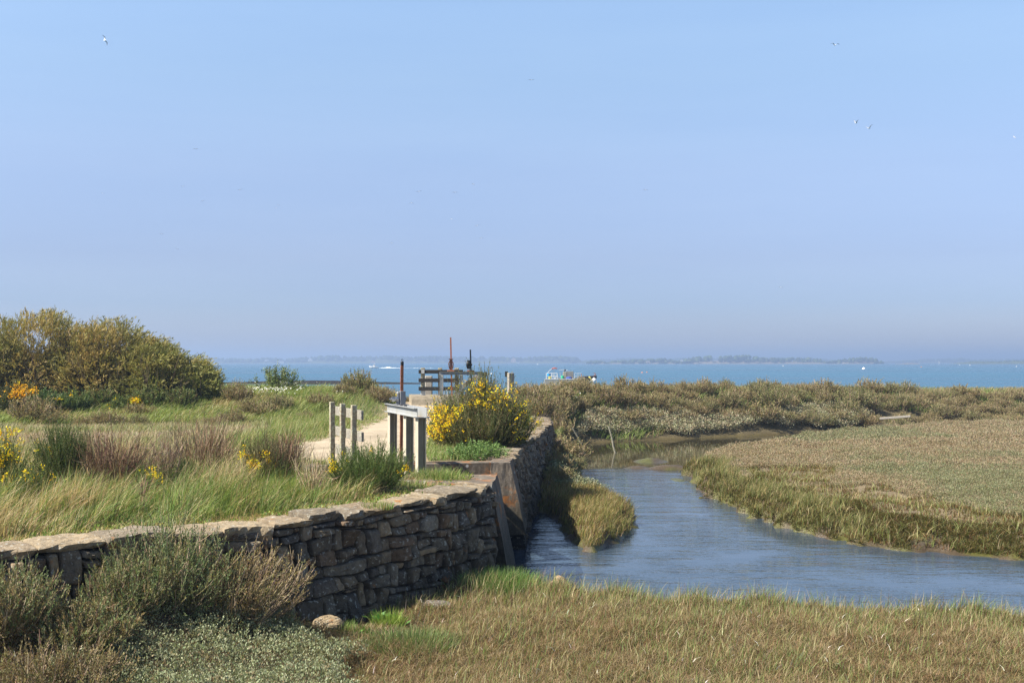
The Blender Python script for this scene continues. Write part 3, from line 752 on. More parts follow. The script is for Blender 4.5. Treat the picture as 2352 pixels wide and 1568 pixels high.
# near parapet fence beside the path
fx = empty('wooden_fence', (-3.57, 25.5, ZT), label='near lichen-crusted fence of three posts beside the gravel path', cat='fence')
FP = [(-4.37, 27.5), (-3.965, 26.48), (-3.57, 25.5)]
fd = Vector((FP[2][0] - FP[0][0], FP[2][1] - FP[0][1], 0)).normalized(); fr = Vector((-fd.y, fd.x, 0))
fr = fr if fr.x > 0 else -fr
def relp(o, root): o.parent = root; o.matrix_parent_inverse = Matrix.Translation(-Vector(root.location)); return o
for k, (x, y) in enumerate(FP):
    b = MB(); b.box((x, y, 2.72), (.118, .118, 1.62), fd, (0.006 * (k - 1), .004, 1), bev=.014); o = relp(b.build('post', M_POST), fx)
    for z in (3.38, 3.24, 2.90, 2.77, 2.44):
        b = MB(); b.tube([Vector((x, y, z)) - fr * .056, Vector((x, y, z)) - fr * .072], .013, 6); b.build('bolt', M_RUST2, o).matrix_parent_inverse = Matrix.Translation(-Vector(fx.location))
for z, a, e in ((3.315, -.25, .42), (2.835, -.20, .45), (2.40, -.2, .1)):
    p = Vector((FP[0][0], FP[0][1], z)) + fd * a + fr * .095; q = Vector((FP[2][0], FP[2][1], z)) + fd * e + fr * .095
    b = MB(); b.bar(p, q, .065, .215, bev=.012); relp(b.build('rail', M_RAILW), fx)

# far gate on its slab --------------------------------------------------
DS = 57.0; ZS = 2.79
sl = empty('concrete_slab', (PX(1030, 58), 58, 2.2), label='pale concrete slab under the far sluice gate at the end of the path', cat='slab')
prism('platform', [(PX(940, 56.0), 56.3), (PX(1180, 56.0), 56.3), (PX(1190, 60), 60.2), (PX(935, 60), 60.2)], [(PX(947, 56.6), 56.6), (PX(1160, 56.6), 56.6), (PX(1165, 60), 60), (PX(940, 60), 60)], 1.6, ZS, M_SLAB, sl, amp=.06, seed=21)
keep_parent(sl)
fg = empty('sluice_gate', (PX(1058, DS), DS, ZS), label='far grey steel sluice gate with two rack posts on the skyline', cat='sluice gate')
def fgp(n, b, m): return relp(b.build(n, m), fg)
b = MB(); zb, zt = PZ(860.5, DS), PZ(853.5, DS)
x0, x1 = PX(1009, DS), PX(1108, DS)
for y in (DS, DS + .32):
    b.box(((x0 + x1) / 2, y, (zb + zt) / 2), (x1 - x0, .012, zt - zb)); 
    for z in (zb, zt): b.box(((x0 + x1) / 2, y - (.04 if y == DS else -.04), z), (x1 - x0, .08, .012))
fgp('beam', b, M_GALV_SHADE)
for px in (1014, 1059, 1103):
    b = MB(); x = PX(px, DS); h = zb - .014 - ZS
    for s in (-1, 1): b.box((x + s * .075, DS + .16, ZS + h / 2), (.012, .30, h))
    b.box((x, DS + .08, ZS + h / 2), (.136, .012, h)); fgp('column', b, M_GALV)
def far_rack(px, ptop, mat, wheel):
    x = PX(px, DS); b = MB(); zt_ = PZ(ptop, DS)
    b.bar((x + .05, DS + .16, ZS - .3), (x - .02, DS + .16, zt_), .075, .075, up=(0, 1, 0)); fgp('rack', b, mat)
    b = MB(); b.box((x, DS + .16, zt + .045), (.36, .36, .07), bev=.02); fgp('base_plate', b, M_RUST)
    b = MB()
    if wheel:
        c = Vector((x - .09, DS + .05, zt + .36)); ax = Vector((.93, -.36, 0)); b.tube([c - ax * .06, c + ax * .05], [.19, .20], 22)
        b.tube([c - ax * .12, c - ax * .06], [.07, .11], 14); b.tube([c - ax * .05, c + ax * .16], [.06, .06], 10)
        s2 = Vector((.36, .93, 0))
        for i in range(20):
            a = i * math.pi / 10; r_ = s2 * math.cos(a) + Vector((0, 0, math.sin(a))); b.box(c + r_ * .20 - ax * .01, (.05, .05, .09), r_, ax)
        o = fgp('gear_wheel', b, M_BLACK)
        o.scale = (1, 1, 1)
    else:
        b.tube([(x, DS + .16, zt + .07), (x, DS + .16, zt + .3), (x, DS + .16, zt + .55), (x, DS + .16, zt + .62)], [.075, .06, .07, .07], 10)
        b.bar((x - .11, DS + .1, zt + .63), (x + .11, DS + .1, zt + .63), .05, .05)
        for s in (-1, 1):
            b.tube([(x + s * .06, DS + .1, zt + .55), (x + s * .11, DS + .1, zt + .42), (x + s * .09, DS + .1, zt + .22), (x + s * .05, DS + .1, zt + .12)], [.02, .028, .028, .02], 8)
        fgp('screw_head', b, M_RUST2)
far_rack(1035.6, 774.5, M_RUST, False); far_rack(1081, 802.5, M_BLACK, True)
b = MB(); x = PX(1024.5, 56.8)
b.tube([(x - .06, 56.75, ZS - .02), (x - .06, 56.75, ZS + .24), (x - .03, 56.75, ZS + .29), (x + .05, 56.75, ZS + .29), (x + .08, 56.75, ZS + .24), (x + .08, 56.75, ZS - .02)], .02, 8)
tag(b.build('metal_hoop', M_GALV), 'small grey metal hoop set in the slab beside the far gate', 'hoop')

ff = empty('wooden_fence', (PX(1010, 58.2), 58.2, ZS), label='far fence of three dark tarred rails on lichened posts before the sea', cat='fence')
for px in (971, 1010.6, 1049):
    b = MB(); z1 = PZ(844.5, 58.2); x = PX(px, 58.2); b.box((x, 58.28, (ZS + z1) / 2 + .1), (.21, .16, z1 - ZS - .2), bev=.02); o = relp(b.build('post', M_POST2), ff)
    b = MB(); b.box((x + .01, 58.28, ZS + .12), (.24, .19, .25), bev=.02); relp(b.build('post_shoe', M_GALV), ff)
for a, c_ in ((849, 857.7), (868.7, 877.5), (888, 896.8)):
    z0, z1 = PZ(c_, 58.1), PZ(a, 58.1); b = MB(); b.box((PX(1012.5, 58.1), 58.15, (z0 + z1) / 2), (PX(1064, 58.1) - PX(961.5, 58.1), .09, z1 - z0), bev=.015); relp(b.build('rail', M_TAR), ff)
b = MB(); b.box((PX(971, 58), 58.08, PZ(853, 58)), (.16, .02, .2)); relp(b.build('metal_plate', M_GALV), ff)
# odd timbers around the far gate
b = MB(); b.box((PX(984, 60), 60.3, (PZ(863, 60) + 2.2) / 2), (.38, .38, PZ(863, 60) - 2.2), bev=.04); tag(b.build('bollard', M_WOODG), 'short square greyish post behind the far tarred fence', 'post')
b = MB(); b.bar((PX(1060, 58.6), 58.6, PZ(889, 58.6)), (PX(1100, 58.6), 58.6, PZ(863, 58.6)), .08, .24, bev=.01); tag(b.build('sloping_plank', M_WOODG), 'grey plank sloping up behind the far steel gate', 'plank')
tb = empty('short_rail_fence', (PX(1112, 58.4), 58.4, ZS), label='short wooden rail end on a post right of the far gate', cat='fence')
b = MB(); b.box((PX(1111.5, 58.3), 58.2, PZ(859, 58.3)), (.34, .1, .20), bev=.015); relp(b.build('rail', M_TAR), tb)
b = MB(); b.box((PX(1113, 58.4), 58.36, 3.2), (.16, .16, 1.3), bev=.015); relp(b.build('post', M_WOODG), tb)
bp = empty('timber_post', (PX(1173, 57), 57, 2.4), label='stout weathered timber post standing alone right of the far gate', cat='post')
b = MB(); b.box((PX(1173, 57), 57.05, 3.15), (.30, .26, 1.6), (.93, .36, 0), bev=.025); relp(b.build('shaft', M_WOODG), bp)
b = MB(); b.box((PX(1166, 57) - .06, 57.15, PZ(859, 57)), (.16, .12, .28), bev=.015); relp(b.build('rail_stub', M_TAR), bp)
# stakes in the pool
def stake(p, q, label):
    b = MB(); p = Vector(p); q = Vector(q); R = np.random.default_rng(int(abs(p.x) * 100)); pts = [p.lerp(q, t) + Vector((R.normal(0, .015), 0, 0)) for t in np.linspace(0, 1, 8)]
    b.tube(pts, [.055, .056, .05, .048, .045, .042, .04, .035], 8); tag(b.build('wooden_stake', M_STAKE), label, 'stake', 'stakes leaning in the pool')
M_STAKE = wood_mat('slimy_stake', (.10, .095, .05), (.26, .24, .19), .04)
d = 57.0; stake((PX(1357, d), d, -.5), P(1315, 982, d), 'left stake leaning left in the pool, longer and paler at its top')
d = 56.0; stake((PX(1419, d), d, -.4), P(1397, 978, d + .4), 'right stake in the pool, curved and mossy, nearly upright')
b = MB(); b.tube([at(1690, 968, .75) + (.72,), at(1745, 962, .8) + (.84,)], [.12, .09], 9); tag(b.build('driftwood_log', M_WOODG), 'pale driftwood log lying below the right dyke hedge', 'log')
x, y = at(2056, 962, .8); b = MB(); b.bar((x - .9, y + .3, .82), (x + .9, y - .3, 1.0), .1, .14, bev=.02); tag(b.build('driftwood_plank', M_WOODG), 'pale driftwood plank on the far edge of the right marsh', 'plank')
# ------------------------------------------------------------------ plants
M_GRASS = veg_mat('grass_blades', .32, .5, .25)
M_LEAF = veg_mat('leaves', .25, .55, .2)
M_TWIG = veg_mat('twigs', .0, .85, .1)
M_PURS = veg_mat('purslane_leaves', .42, .6, .15)
M_PETAL = veg_mat('petals', .35, .6, .1)
class Veg:
    def __init__(s): s.V = []; s.Q = []; s.C = []; s.n = 0
    def _push(s, V, Q, C):
        s.V.append(V); s.Q.append(Q + s.n); s.C.append(C); s.n += len(V)
    def blades(s, pos, h, w, az, lean, col, seg=2, bend=1.7, R=rng):
        n = len(pos)
        if n == 0: return s
        t = np.linspace(0, 1, seg + 1)
        lean = np.broadcast_to(lean, n); h = np.broadcast_to(h, n); w = np.broadcast_to(w, n)
        hor = (lean * h)[:, None] * t ** bend
        ver = h[:, None] * (t - .30 * np.minimum(lean, 1.6)[:, None] * t ** 2)
        c = np.zeros((n, seg + 1, 3)); c[:, :, 0] = pos[:, None, 0] + hor * np.cos(az)[:, None]; c[:, :, 1] = pos[:, None, 1] + hor * np.sin(az)[:, None]; c[:, :, 2] = pos[:, None, 2] + ver
        f = R.uniform(0, 2 * np.pi, n); wd = np.stack([np.cos(f), np.sin(f), np.zeros(n)], 1)
        ww = w[:, None] * np.maximum(.10, (1 - t ** 1.6))[None] * .5
        V = np.stack([c - wd[:, None] * ww[..., None], c + wd[:, None] * ww[..., None]], 2).reshape(-1, 3)
        s._strip(V, n, seg, col); return s
    def _strip(s, V, n, seg, col):
        b = (np.arange(n) * (seg + 1) * 2)[:, None] + (np.arange(seg) * 2)[None]
        Q = np.stack([b, b + 1, b + 3, b + 2], -1).reshape(-1, 4)
        s._push(V, Q, np.repeat(np.broadcast_to(col, (n, 3)), (seg + 1) * 2, axis=0))
    def ribbons(s, paths, w0, w1, col, R=rng):
        n, K, _ = paths.shape
        d = R.normal(size=(n, 3)); tan = paths[:, -1] - paths[:, 0]; wd = np.cross(tan, d); wd /= np.linalg.norm(wd, axis=1)[:, None] + 1e-9
        ww = (np.broadcast_to(w0, n)[:, None] + (np.broadcast_to(w1, n) - np.broadcast_to(w0, n))[:, None] * np.linspace(0, 1, K)) * .5
        V = np.stack([paths - wd[:, None] * ww[..., None], paths + wd[:, None] * ww[..., None]], 2).reshape(-1, 3)
        s._strip(V, n, K - 1, col); return s
    def tubes(s, paths, r0, r1, col, m=4, R=rng):
        n, K, _ = paths.shape
        tan = np.gradient(paths, axis=1); tan /= np.linalg.norm(tan, axis=2)[..., None] + 1e-9
        ref = R.normal(size=(n, 1, 3)); a = np.cross(tan, ref); a /= np.linalg.norm(a, axis=2)[..., None] + 1e-9; b = np.cross(tan, a)
        rr = np.broadcast_to(r0, n)[:, None] + (np.broadcast_to(r1, n) - np.broadcast_to(r0, n))[:, None] * np.linspace(0, 1, K)
        g = np.arange(m) * 2 * np.pi / m
        V = (paths[:, :, None] + (a[:, :, None] * np.cos(g)[:, None] + b[:, :, None] * np.sin(g)[:, None]) * rr[:, :, None, None]).reshape(-1, 3)
        base = (np.arange(n) * K * m)[:, None, None] + (np.arange(K - 1) * m)[None, :, None]
        k = np.arange(m)[None, None]; j = (np.arange(m) + 1) % m
        Q = np.stack([base + k, base + j, base + m + j, base + m + k], -1).reshape(-1, 4)
        s._push(V, Q, np.repeat(np.broadcast_to(col, (n, 3)), K * m, axis=0)); return s
    def leaves(s, pos, dr, ln, wd, col, R=rng, mid=.5):
        n = len(pos)
        if n == 0: return s
        dr = dr / (np.linalg.norm(dr, axis=1)[:, None] + 1e-9)
        sdv = np.cross(dr, R.normal(size=(n, 3))); sdv /= np.linalg.norm(sdv, axis=1)[:, None] + 1e-9
        ln = np.broadcast_to(ln, n)[:, None]; wd = np.broadcast_to(wd, n)[:, None]
        m = pos + dr * ln * mid
        V = np.stack([pos, m - sdv * wd * .5, pos + dr * ln, m + sdv * wd * .5], 1).reshape(-1, 3)
        s._push(V, (np.arange(n) * 4)[:, None] + np.arange(4)[None], np.repeat(np.broadcast_to(col, (n, 3)), 4, axis=0)); return s
    def build(s, name, mat, parent=None):
        return mesh_np(name, np.concatenate(s.V), np.concatenate(s.Q), np.concatenate(s.C), mat, parent)
GAIN = 1.28
def pick(n, cols, w=None, jit=.16, R=rng):
    cols = np.array(cols); k = R.choice(len(cols), n, p=None if w is None else np.array(w) / np.sum(w))
    return np.clip(cols[k] * GAIN * (1 + R.normal(0, jit, (n, 1))) * (1 + R.normal(0, jit * .35, (n, 3))), .004, .85)
def scat(poly, dens, dref=None, pw=1.0, margin=4.5):
    p = np.array(poly); lo, hi = p.min(0), p.max(0); lo[1] = max(lo[1], 9)
    hi[0] = min(hi[0], .4523 * hi[1] + margin); lo[0] = max(lo[0], -.4523 * hi[1] - margin)
    n = int(dens * np.prod(np.maximum(hi - lo, 0))); q = rng.uniform(lo, hi, (n, 2))
    k = np.abs(q[:, 0]) < .4523 * q[:, 1] + margin
    if dref: k &= rng.uniform(size=n) < (dref / np.maximum(q[:, 1], dref)) ** pw
    q = q[k]; return q[sd(q[:, 0], q[:, 1], poly) > 0]
def lift(q, dz=0.0):
    return np.concatenate([q, (H(q[:, 0], q[:, 1]) + dz)[:, None]], 1)
def keepers(q, m): return q[m]
PI2 = 2 * np.pi

# ---- front marsh ------------------------------------------------------
OBI = [(-9, 10), (-5.3, 12.6), (-5.4, 14.2), (-5.6, 15.3), (-4.2, 16.4), (-3.5, 16.6), (-2.95, 15.7), (-2.15, 15.2), (-1.95, 14.2), (-1.6, 13.0), (-1.2, 11.5), (-1.0, 10)]
FZ = [(-9, 10), (13.5, 10), (13.5, 18.5), (8.4, 19.0), (5.9, 19.4), (3.9, 19.9), (1.75, 20.3), (.9, 20.8), (.3, 21.5), (-.1, 22.2), (-.6, 22.0)] + [(x + .12, y - .1) for x, y in WALL[::-1]]
def low(q): return (H(q[:, 0], q[:, 1]) > .12) & (H(q[:, 0], q[:, 1]) < 1.7)
v = Veg()
q = scat(FZ, 2300, 16, 1.5, 3.5); ob = sd(q[:, 0], q[:, 1], OBI); q = q[(ob < .25 + 1.5 * (fbm(q[:, 0] * 1.5, q[:, 1] * 1.5, 3, 3) - .5)) & low(q)]; n = len(q)
pt = fbm(q[:, 0] * .55, q[:, 1] * .55, 3, 91)
pal = np.where((pt + rng.normal(0, .12, n) > .55)[:, None], pick(n, [(.20, .145, .08), (.27, .21, .12), (.155, .135, .05)], [3, 3, 2]), pick(n, [(.135, .085, .042), (.18, .12, .06), (.25, .19, .10), (.13, .125, .045)], [2.5, 3, 3, 3]))
v.blades(lift(q), rng.uniform(.05, .17, n), rng.uniform(.006, .013, n), rng.uniform(0, PI2, n), rng.uniform(.3, 1.8, n), pal, 2)
q = scat(FZ, 560, None, 1, 3.5); ob = sd(q[:, 0], q[:, 1], OBI); e = -sd(q[:, 0], q[:, 1], FZ)
pt = fbm(q[:, 0] * .8 + 9, q[:, 1] * .8, 3, 95); near_w = sstep(2.4, .4, 20.3 - .22 * np.clip(q[:, 0] - 1.5, 0, 9) - q[:, 1])
q = q[(ob < 0) & low(q) & (rng.uniform(size=len(q)) < .30 + .9 * (pt - .42) + .55 * near_w)]; n = len(q)
near_w = sstep(2.0, .3, 20.3 - .22 * np.clip(q[:, 0] - 1.5, 0, 9) - q[:, 1])
v.blades(lift(q), rng.uniform(.10, .28, n) * (1 + .5 * near_w), rng.uniform(.006, .011, n), rng.normal(.4, 1.4, n), rng.uniform(.05, .8, n), pick(n, [(.15, .20, .065), (.11, .16, .04), (.30, .26, .13), (.38, .32, .19), (.20, .13, .07), (.085, .075, .06)], [5, 4, 4.5, 2, 3, 1]), 3)
q = scat(FZ, 3, None, 1, 3.5); q = q[low(q) & (sd(q[:, 0], q[:, 1], OBI) < 0)]; n = len(q)       # bleached dead leaves lying about
v.blades(lift(q, .06), rng.uniform(.05, .12, n), rng.uniform(.010, .016, n), rng.uniform(0, PI2, n), rng.uniform(.6, 1.6, n), pick(n, [(.62, .60, .52), (.5, .45, .36)]), 2)
tag(v.build('marsh_grass', M_GRASS), 'brown and straw marsh grass with green blades covering the front marsh', 'marsh grass', kind='stuff')

# sea purslane: grey-green leaf rosettes on short stems
def purslane(v, q, dz, ln, wd, cols, w, k=5, h=(.03, .22), up=.7):
    n = len(q); b = lift(q); top = b.copy(); top[:, 2] += rng.uniform(h[0], h[1], n) + dz
    c = pick(n, cols, w, .12)
    pos = np.repeat(top, k, 0) + rng.normal(0, ln * .8, (n * k, 3)) * (1, 1, .8)
    d = rng.normal(size=(n * k, 3)); d[:, 2] = np.abs(d[:, 2]) * .8 + up
    v.leaves(pos, d, rng.uniform(.7, 1.3, n * k) * ln, rng.uniform(.8, 1.2, n * k) * wd, np.repeat(c, k, 0) * rng.uniform(.8, 1.25, (n * k, 1)), mid=.6)
v = Veg()
q = scat([(x + (.35 if x > -3.5 else 0), y) for x, y in OBI], 1150, None, 1, 1.0); ob = sd(q[:, 0], q[:, 1], OBI); q = q[low(q) & (ob > -.05 + 1.5 * (fbm(q[:, 0] * 1.5, q[:, 1] * 1.5, 3, 3) - .5) * (q[:, 0] > -3.6))]; hum = fbm(q[:, 0] * 1.6, q[:, 1] * 1.6, 3, 61)
q = q[rng.uniform(size=len(q)) < .4 + .9 * hum]; hum = fbm(q[:, 0] * 1.6, q[:, 1] * 1.6, 3, 61)
pk = rng.uniform(size=len(q)) < .86
purslane(v, q[pk], .32 * (hum[pk] - .3), .036, .018, [(.195, .215, .125), (.235, .25, .155), (.15, .17, .09), (.20, .16, .09)], [4, 4, 3, 1.6])
n = (~pk).sum(); v.blades(lift(q[~pk]), rng.uniform(.1, .35, n), .008, rng.uniform(0, PI2, n), rng.uniform(.3, 1.6, n), pick(n, [(.17, .11, .07), (.26, .20, .13), (.14, .15, .06)]), 2)
tag(v.build('sea_purslane', M_LEAF), 'grey-green sea purslane carpet in the lower left foreground', 'ground cover', kind='stuff')

# ---- right marsh ------------------------------------------------------
v = Veg(); vg = Veg()
q = scat(RM, 820, 27, 1.4, 4.5); s_ = sd(q[:, 0], q[:, 1], RM); n5 = fbm(q[:, 0] * .5, q[:, 1] * .5, 3, 41)
red = sstep(7.3, 8.6, q[:, 0]) * (s_ < 3.1 + 3.2 * (n5 - .5) + .45 * np.clip(q[:, 0] - 8, 0, 3)) * (q[:, 1] < 42)
edge = (s_ < 1.8 + 1.8 * (n5 - .4)) & (q[:, 1] < 45.5)
hz_ = H(q[:, 0], q[:, 1])
m = (~edge) & (red < .5) & (hz_ > .3) & ((fbm(q[:, 0] * 1.5, q[:, 1] * 1.5, 3, 45) > .36) | (rng.uniform(size=len(q)) < .45)); qq = q[m]; n = len(qq)
bk = sstep(26, 50, qq[:, 1] - .35 * qq[:, 0]) ; pnk = bk * .9 + (fbm(qq[:, 0] * .28, qq[:, 1] * .45, 3, 43) - .5) * 2.6 - .1 * (qq[:, 1] > 52)
pinky = rng.uniform(size=n) < np.clip(pnk + .38, .10, .92) * np.where((qq[:, 1] > 54) & (qq[:, 0] < 22), .25, 1)
sc = np.clip(qq[:, 1] / 30, 1, 2.2)
hm = .38 * (fbm(qq[:, 0] * .9, qq[:, 1] * .9, 3, 47) - .35)
for mm, cols, w in ((pinky, [(.27, .215, .145), (.24, .19, .12), (.31, .25, .17), (.22, .21, .125)], [3, 3, 2, 1.5]), (~pinky, [(.195, .20, .115), (.225, .23, .14), (.16, .165, .085), (.215, .185, .11)], [4, 3, 3, 1.5])):
    for a, b in ((1, 1.3), (1.3, 1.7), (1.7, 2.3)):
        k = mm & (sc >= a) & (sc < b)
        purslane(v, qq[k], hm[k], .036 * (a + b) / 2, .020 * (a + b) / 2, cols, w, 4, (.02, .13), 1.7)
tag(v.build('sea_purslane', M_PURS), 'pinkish and grey-green sea purslane carpet over the right marsh', 'ground cover', kind='stuff')
q2 = scat(RM, 520, 27, 1.3, 4.5); s2 = sd(q2[:, 0], q2[:, 1], RM); n5 = fbm(q2[:, 0] * .5, q2[:, 1] * .5, 3, 41)
hz2 = H(q2[:, 0], q2[:, 1]); k = (s2 < 1.9 + 1.8 * (n5 - .4)) & (q2[:, 1] < 46.5) & (hz2 > .03 + .2 * rng.uniform(size=len(q2))); q2 = q2[k]; n5 = n5[k]; n = len(q2)
redz = (sstep(7.9, 9.6, q2[:, 0] + 1.2 * (n5 - .5)) > rng.uniform(size=n))
cl = fbm(q2[:, 0] * 1.5, q2[:, 1] * 1.5, 2, 49)
sel = ~redz
vg.blades(lift(q2[sel]), rng.uniform(.12, .34, sel.sum()) * (.6 + 1.0 * cl[sel]), .018, rng.normal(.3, 1.2, sel.sum()), rng.uniform(.1, .8, sel.sum()), pick(sel.sum(), [(.105, .12, .034), (.14, .145, .048), (.22, .175, .075), (.28, .225, .12), (.085, .085, .028)], [4, 4, 3, 1.5, 2.5]), 2)
q3 = scat(RM, 420, 27, 1.2, 4.5); s3 = sd(q3[:, 0], q3[:, 1], RM); n5 = fbm(q3[:, 0] * .5, q3[:, 1] * .5, 3, 41)
k = (q3[:, 0] > 7.6 + n5) & (s3 < 3.7 + 3.2 * (n5 - .5) + .45 * np.clip(q3[:, 0] - 8, 0, 3)) & (q3[:, 1] < 43) & (H(q3[:, 0], q3[:, 1]) > .05); q3 = q3[k]; n = len(q3)
bare = fbm(q3[:, 0] * 1.2, q3[:, 1] * 1.2, 3, 53); q3 = q3[bare < .70]; n = len(q3)
tall = rng.uniform(size=n) < .12
vg.blades(lift(q3), np.where(tall, rng.uniform(.2, .4, n), rng.uniform(.05, .16, n)), np.where(tall, .016, .022), rng.uniform(0, PI2, n), rng.uniform(.1, 1.2, n), np.where(tall[:, None], pick(n, [(.16, .19, .06), (.3, .26, .13)]), pick(n, [(.12, .068, .026), (.10, .085, .026), (.15, .09, .04), (.085, .095, .025)], [4, 3, 2, 2])), 2)
q4 = scat(RM, 1300, 27, 1.0, 4.5); s4 = sd(q4[:, 0], q4[:, 1], RM); h4 = H(q4[:, 0], q4[:, 1]); k = (s4 < 1.4 + 1.2 * sstep(7.3, 9, q4[:, 0])) & (h4 > .04) & (q4[:, 1] < 46) & (fbm(q4[:, 0] * 1.3, q4[:, 1] * 1.3, 2, 57) > .36); q4 = q4[k]; n = len(q4)
vg.blades(lift(q4), rng.uniform(.06, .20, n), .020, rng.normal(-1.9, .9, n), rng.uniform(.3, 1.5, n), pick(n, [(.075, .085, .02), (.125, .08, .032), (.14, .125, .044), (.06, .07, .018), (.18, .145, .07)], [4, 4, 3, 3, 1.5]), 2)
tag(vg.build('marsh_grass', M_GRASS), 'olive cordgrass and red-brown weed along the edge of the right marsh', 'marsh grass', kind='stuff')

# ---- little island under the wall -------------------------------------
v = Veg(); q = scat([(x * 1.0, y) for x, y in MOUND], 650); q = q[H(q[:, 0], q[:, 1]) > .08]; n = len(q)
v.blades(lift(q), rng.uniform(.10, .34, n), .016, rng.normal(.2, 1.1, n), rng.uniform(.1, .9, n), pick(n, [(.17, .155, .052), (.23, .165, .07), (.125, .145, .036), (.31, .25, .13), (.11, .07, .03)], [4, 4, 3, 1.5, 2.5]), 2)
v.leaves(lift(q[:900], .1) , rng.normal(size=(min(900, n), 3)) + (0, 0, .8), .05, .03, pick(min(900, n), [(.09, .11, .02)]))
tag(v.build('marsh_grass', M_GRASS), 'tawny marsh grass on the small islet below the far stone wall', 'marsh grass', kind='stuff')
v = Veg(); q = scat([(1.4, 36.2), (3.2, 36.0), (3.0, 39), (2.9, 43.5), (1.2, 43), (.9, 38)], 260); q = q[H(q[:, 0], q[:, 1]) > .2]
purslane(v, q, .02, .06, .03, [(.17, .20, .12), (.13, .15, .08), (.21, .22, .15)], None, 5)
q = scat([(3.4, 62.5), (3.2, 57), (5, 56), (9.5, 57), (12.5, 60), (15, 64), (24, 76), (24, 80), (14, 70), (5, 67)], 420, 60, 1); hq = H(q[:, 0], q[:, 1]); nn = fbm(q[:, 0] * .6, q[:, 1] * .6, 2, 88); q = q[(hq > .22 + .5 * (nn - .4)) & (hq < 1.35)]
purslane(v, q, .35 * (fbm(q[:, 0] * .8, q[:, 1] * .8, 2, 4) - .2), .10, .055, [(.25, .245, .155), (.29, .275, .19), (.18, .185, .105), (.25, .195, .13)], None, 4, (.05, .35))
tag(v.build('sea_purslane', M_LEAF), 'grey-green sea purslane on the bank above the still pool', 'ground cover', kind='stuff')

# ---- terrace ----------------------------------------------------------
def no_path(q, m=.1): return (sd(q[:, 0], q[:, 1], PATH) < -m) & (sd(q[:, 0], q[:, 1], CHAN) < -.05)
SLAB1 = [(-1.15, 23.9), (-.2, 23.9), (-.2, 24.8), (-1.15, 24.8)]
v = Veg()
TZ = WALL + [(-.45, 24.7), (-2.0, 24.65), (-5, 24.6), (-5.4, 29), (-14, 31), (-22, 20), (-18, 8)]
q = scat(TZ, 620, 17, 1.1, 3.5); ts_ = sd(q[:, 0], q[:, 1], TERR); nn = fbm(q[:, 0] * .8, q[:, 1] * .8, 3, 65); n2_ = fbm(q[:, 0] * 2.2, q[:, 1] * 2.2, 2, 66)
hh = sstep(.55, 1.9 + 1.2 * (nn - .5), ts_) * np.where(q[:, 0] > -2.6, .42, 1.0)
k = (ts_ > .58 + .7 * (n2_ - .5)) & no_path(q, .2) & (sd(q[:, 0], q[:, 1], SLAB1) < 0) & ~((q[:, 0] > -2.4) & (ts_ < .8)); q, hh, nn, n2_ = q[k], hh[k], nn[k], n2_[k]; n = len(q)
straw = rng.uniform(size=n) < .16 + 2.4 * np.clip(nn - .45, 0, .3) + .25 * (hh < .35)
bl = sstep(.35, .7, n2_)
colg = pick(n, [(.11, .165, .038), (.15, .205, .05), (.085, .125, .04), (.20, .22, .068)], [4, 3, 2, 2]); cols_ = pick(n, [(.34, .275, .14), (.28, .215, .115), (.40, .33, .19), (.22, .16, .085)], [4, 3, 2, 2])
v.blades(lift(q), (.06 + .46 * hh * (.22 + 1.1 * bl)) * rng.uniform(.55, 1.25, n), rng.uniform(.009, .015, n), rng.normal(.25, .6, n) + (fbm(q[:, 0] * .9 + 4, q[:, 1] * .9, 3, 69) - .5) * 5.0, rng.uniform(.1, 1.2, n), np.where(straw[:, None], cols_, colg), 3)
# low leafy weeds and moss close behind the capstones
q = scat(TZ, 420, None, 1, 3.0); ts_ = sd(q[:, 0], q[:, 1], TERR); nn = fbm(q[:, 0] * 1.4, q[:, 1] * 1.4, 2, 68)
k = (ts_ > .5) & (ts_ < 1.25) & (nn > .40) & no_path(q); q = q[k]; n = len(q)
v.leaves(lift(q, .03) + rng.normal(0, .03, (n, 3)) * (1, 1, .6), rng.normal(size=(n, 3)) + (0, 0, .6), rng.uniform(.03, .06, n), rng.uniform(.02, .035, n), pick(n, [(.10, .17, .03), (.16, .22, .05), (.26, .24, .07)], [4, 2, 2]))
tag(v.build('tall_grass', M_GRASS), 'tall green and straw grass on the terrace behind the stone wall', 'grass', kind='stuff')

# strip between path, outlet and far wall, and the path verges
v = Veg()
STR = [(-2.1, 28.3), (-.2, 28.9), (.1, 34), (.6, 42), (1.1, 50), (-1.0, 57), (-4.0, 56.5), (-4.0, 46), (-2.7, 38), (-2.6, 33)]
q = scat(STR, 300, 30, .8); q = q[no_path(q, -.15) & (sd(q[:, 0], q[:, 1], TERR) > .7)]; n = len(q)
v.blades(lift(q), rng.uniform(.06, .24, n), .016, rng.normal(.2, 1.2, n), rng.uniform(.1, .9, n), pick(n, [(.11, .17, .04), (.15, .20, .055), (.26, .23, .11)], [4, 3, 1.5]), 2)
VER = [(-4.5, 26.8), (-3.0, 28), (-2.6, 33), (-3.2, 44), (-5.5, 55), (-9, 57), (-11, 50), (-8.5, 40), (-9, 33), (-6, 29)]
q = scat(VER, 170, 30, .8); ps = sd(q[:, 0], q[:, 1], PATH); k = (ps < .12 - .5 * (fbm(q[:, 0] * 2, q[:, 1] * 2, 2, 6) - .3)) & (sd(q[:, 0], q[:, 1], CHAN) < 0); q = q[k]; ps = ps[k]; n = len(q)
v.blades(lift(q), (.08 + .32 * sstep(0, 1.6, -ps)) * rng.uniform(.6, 1.3, n), .02, rng.normal(.1, .9, n), rng.uniform(.2, 1.0, n), pick(n, [(.115, .165, .04), (.16, .205, .055), (.28, .24, .12), (.20, .20, .075)], [4, 3, 2, 2]), 2)
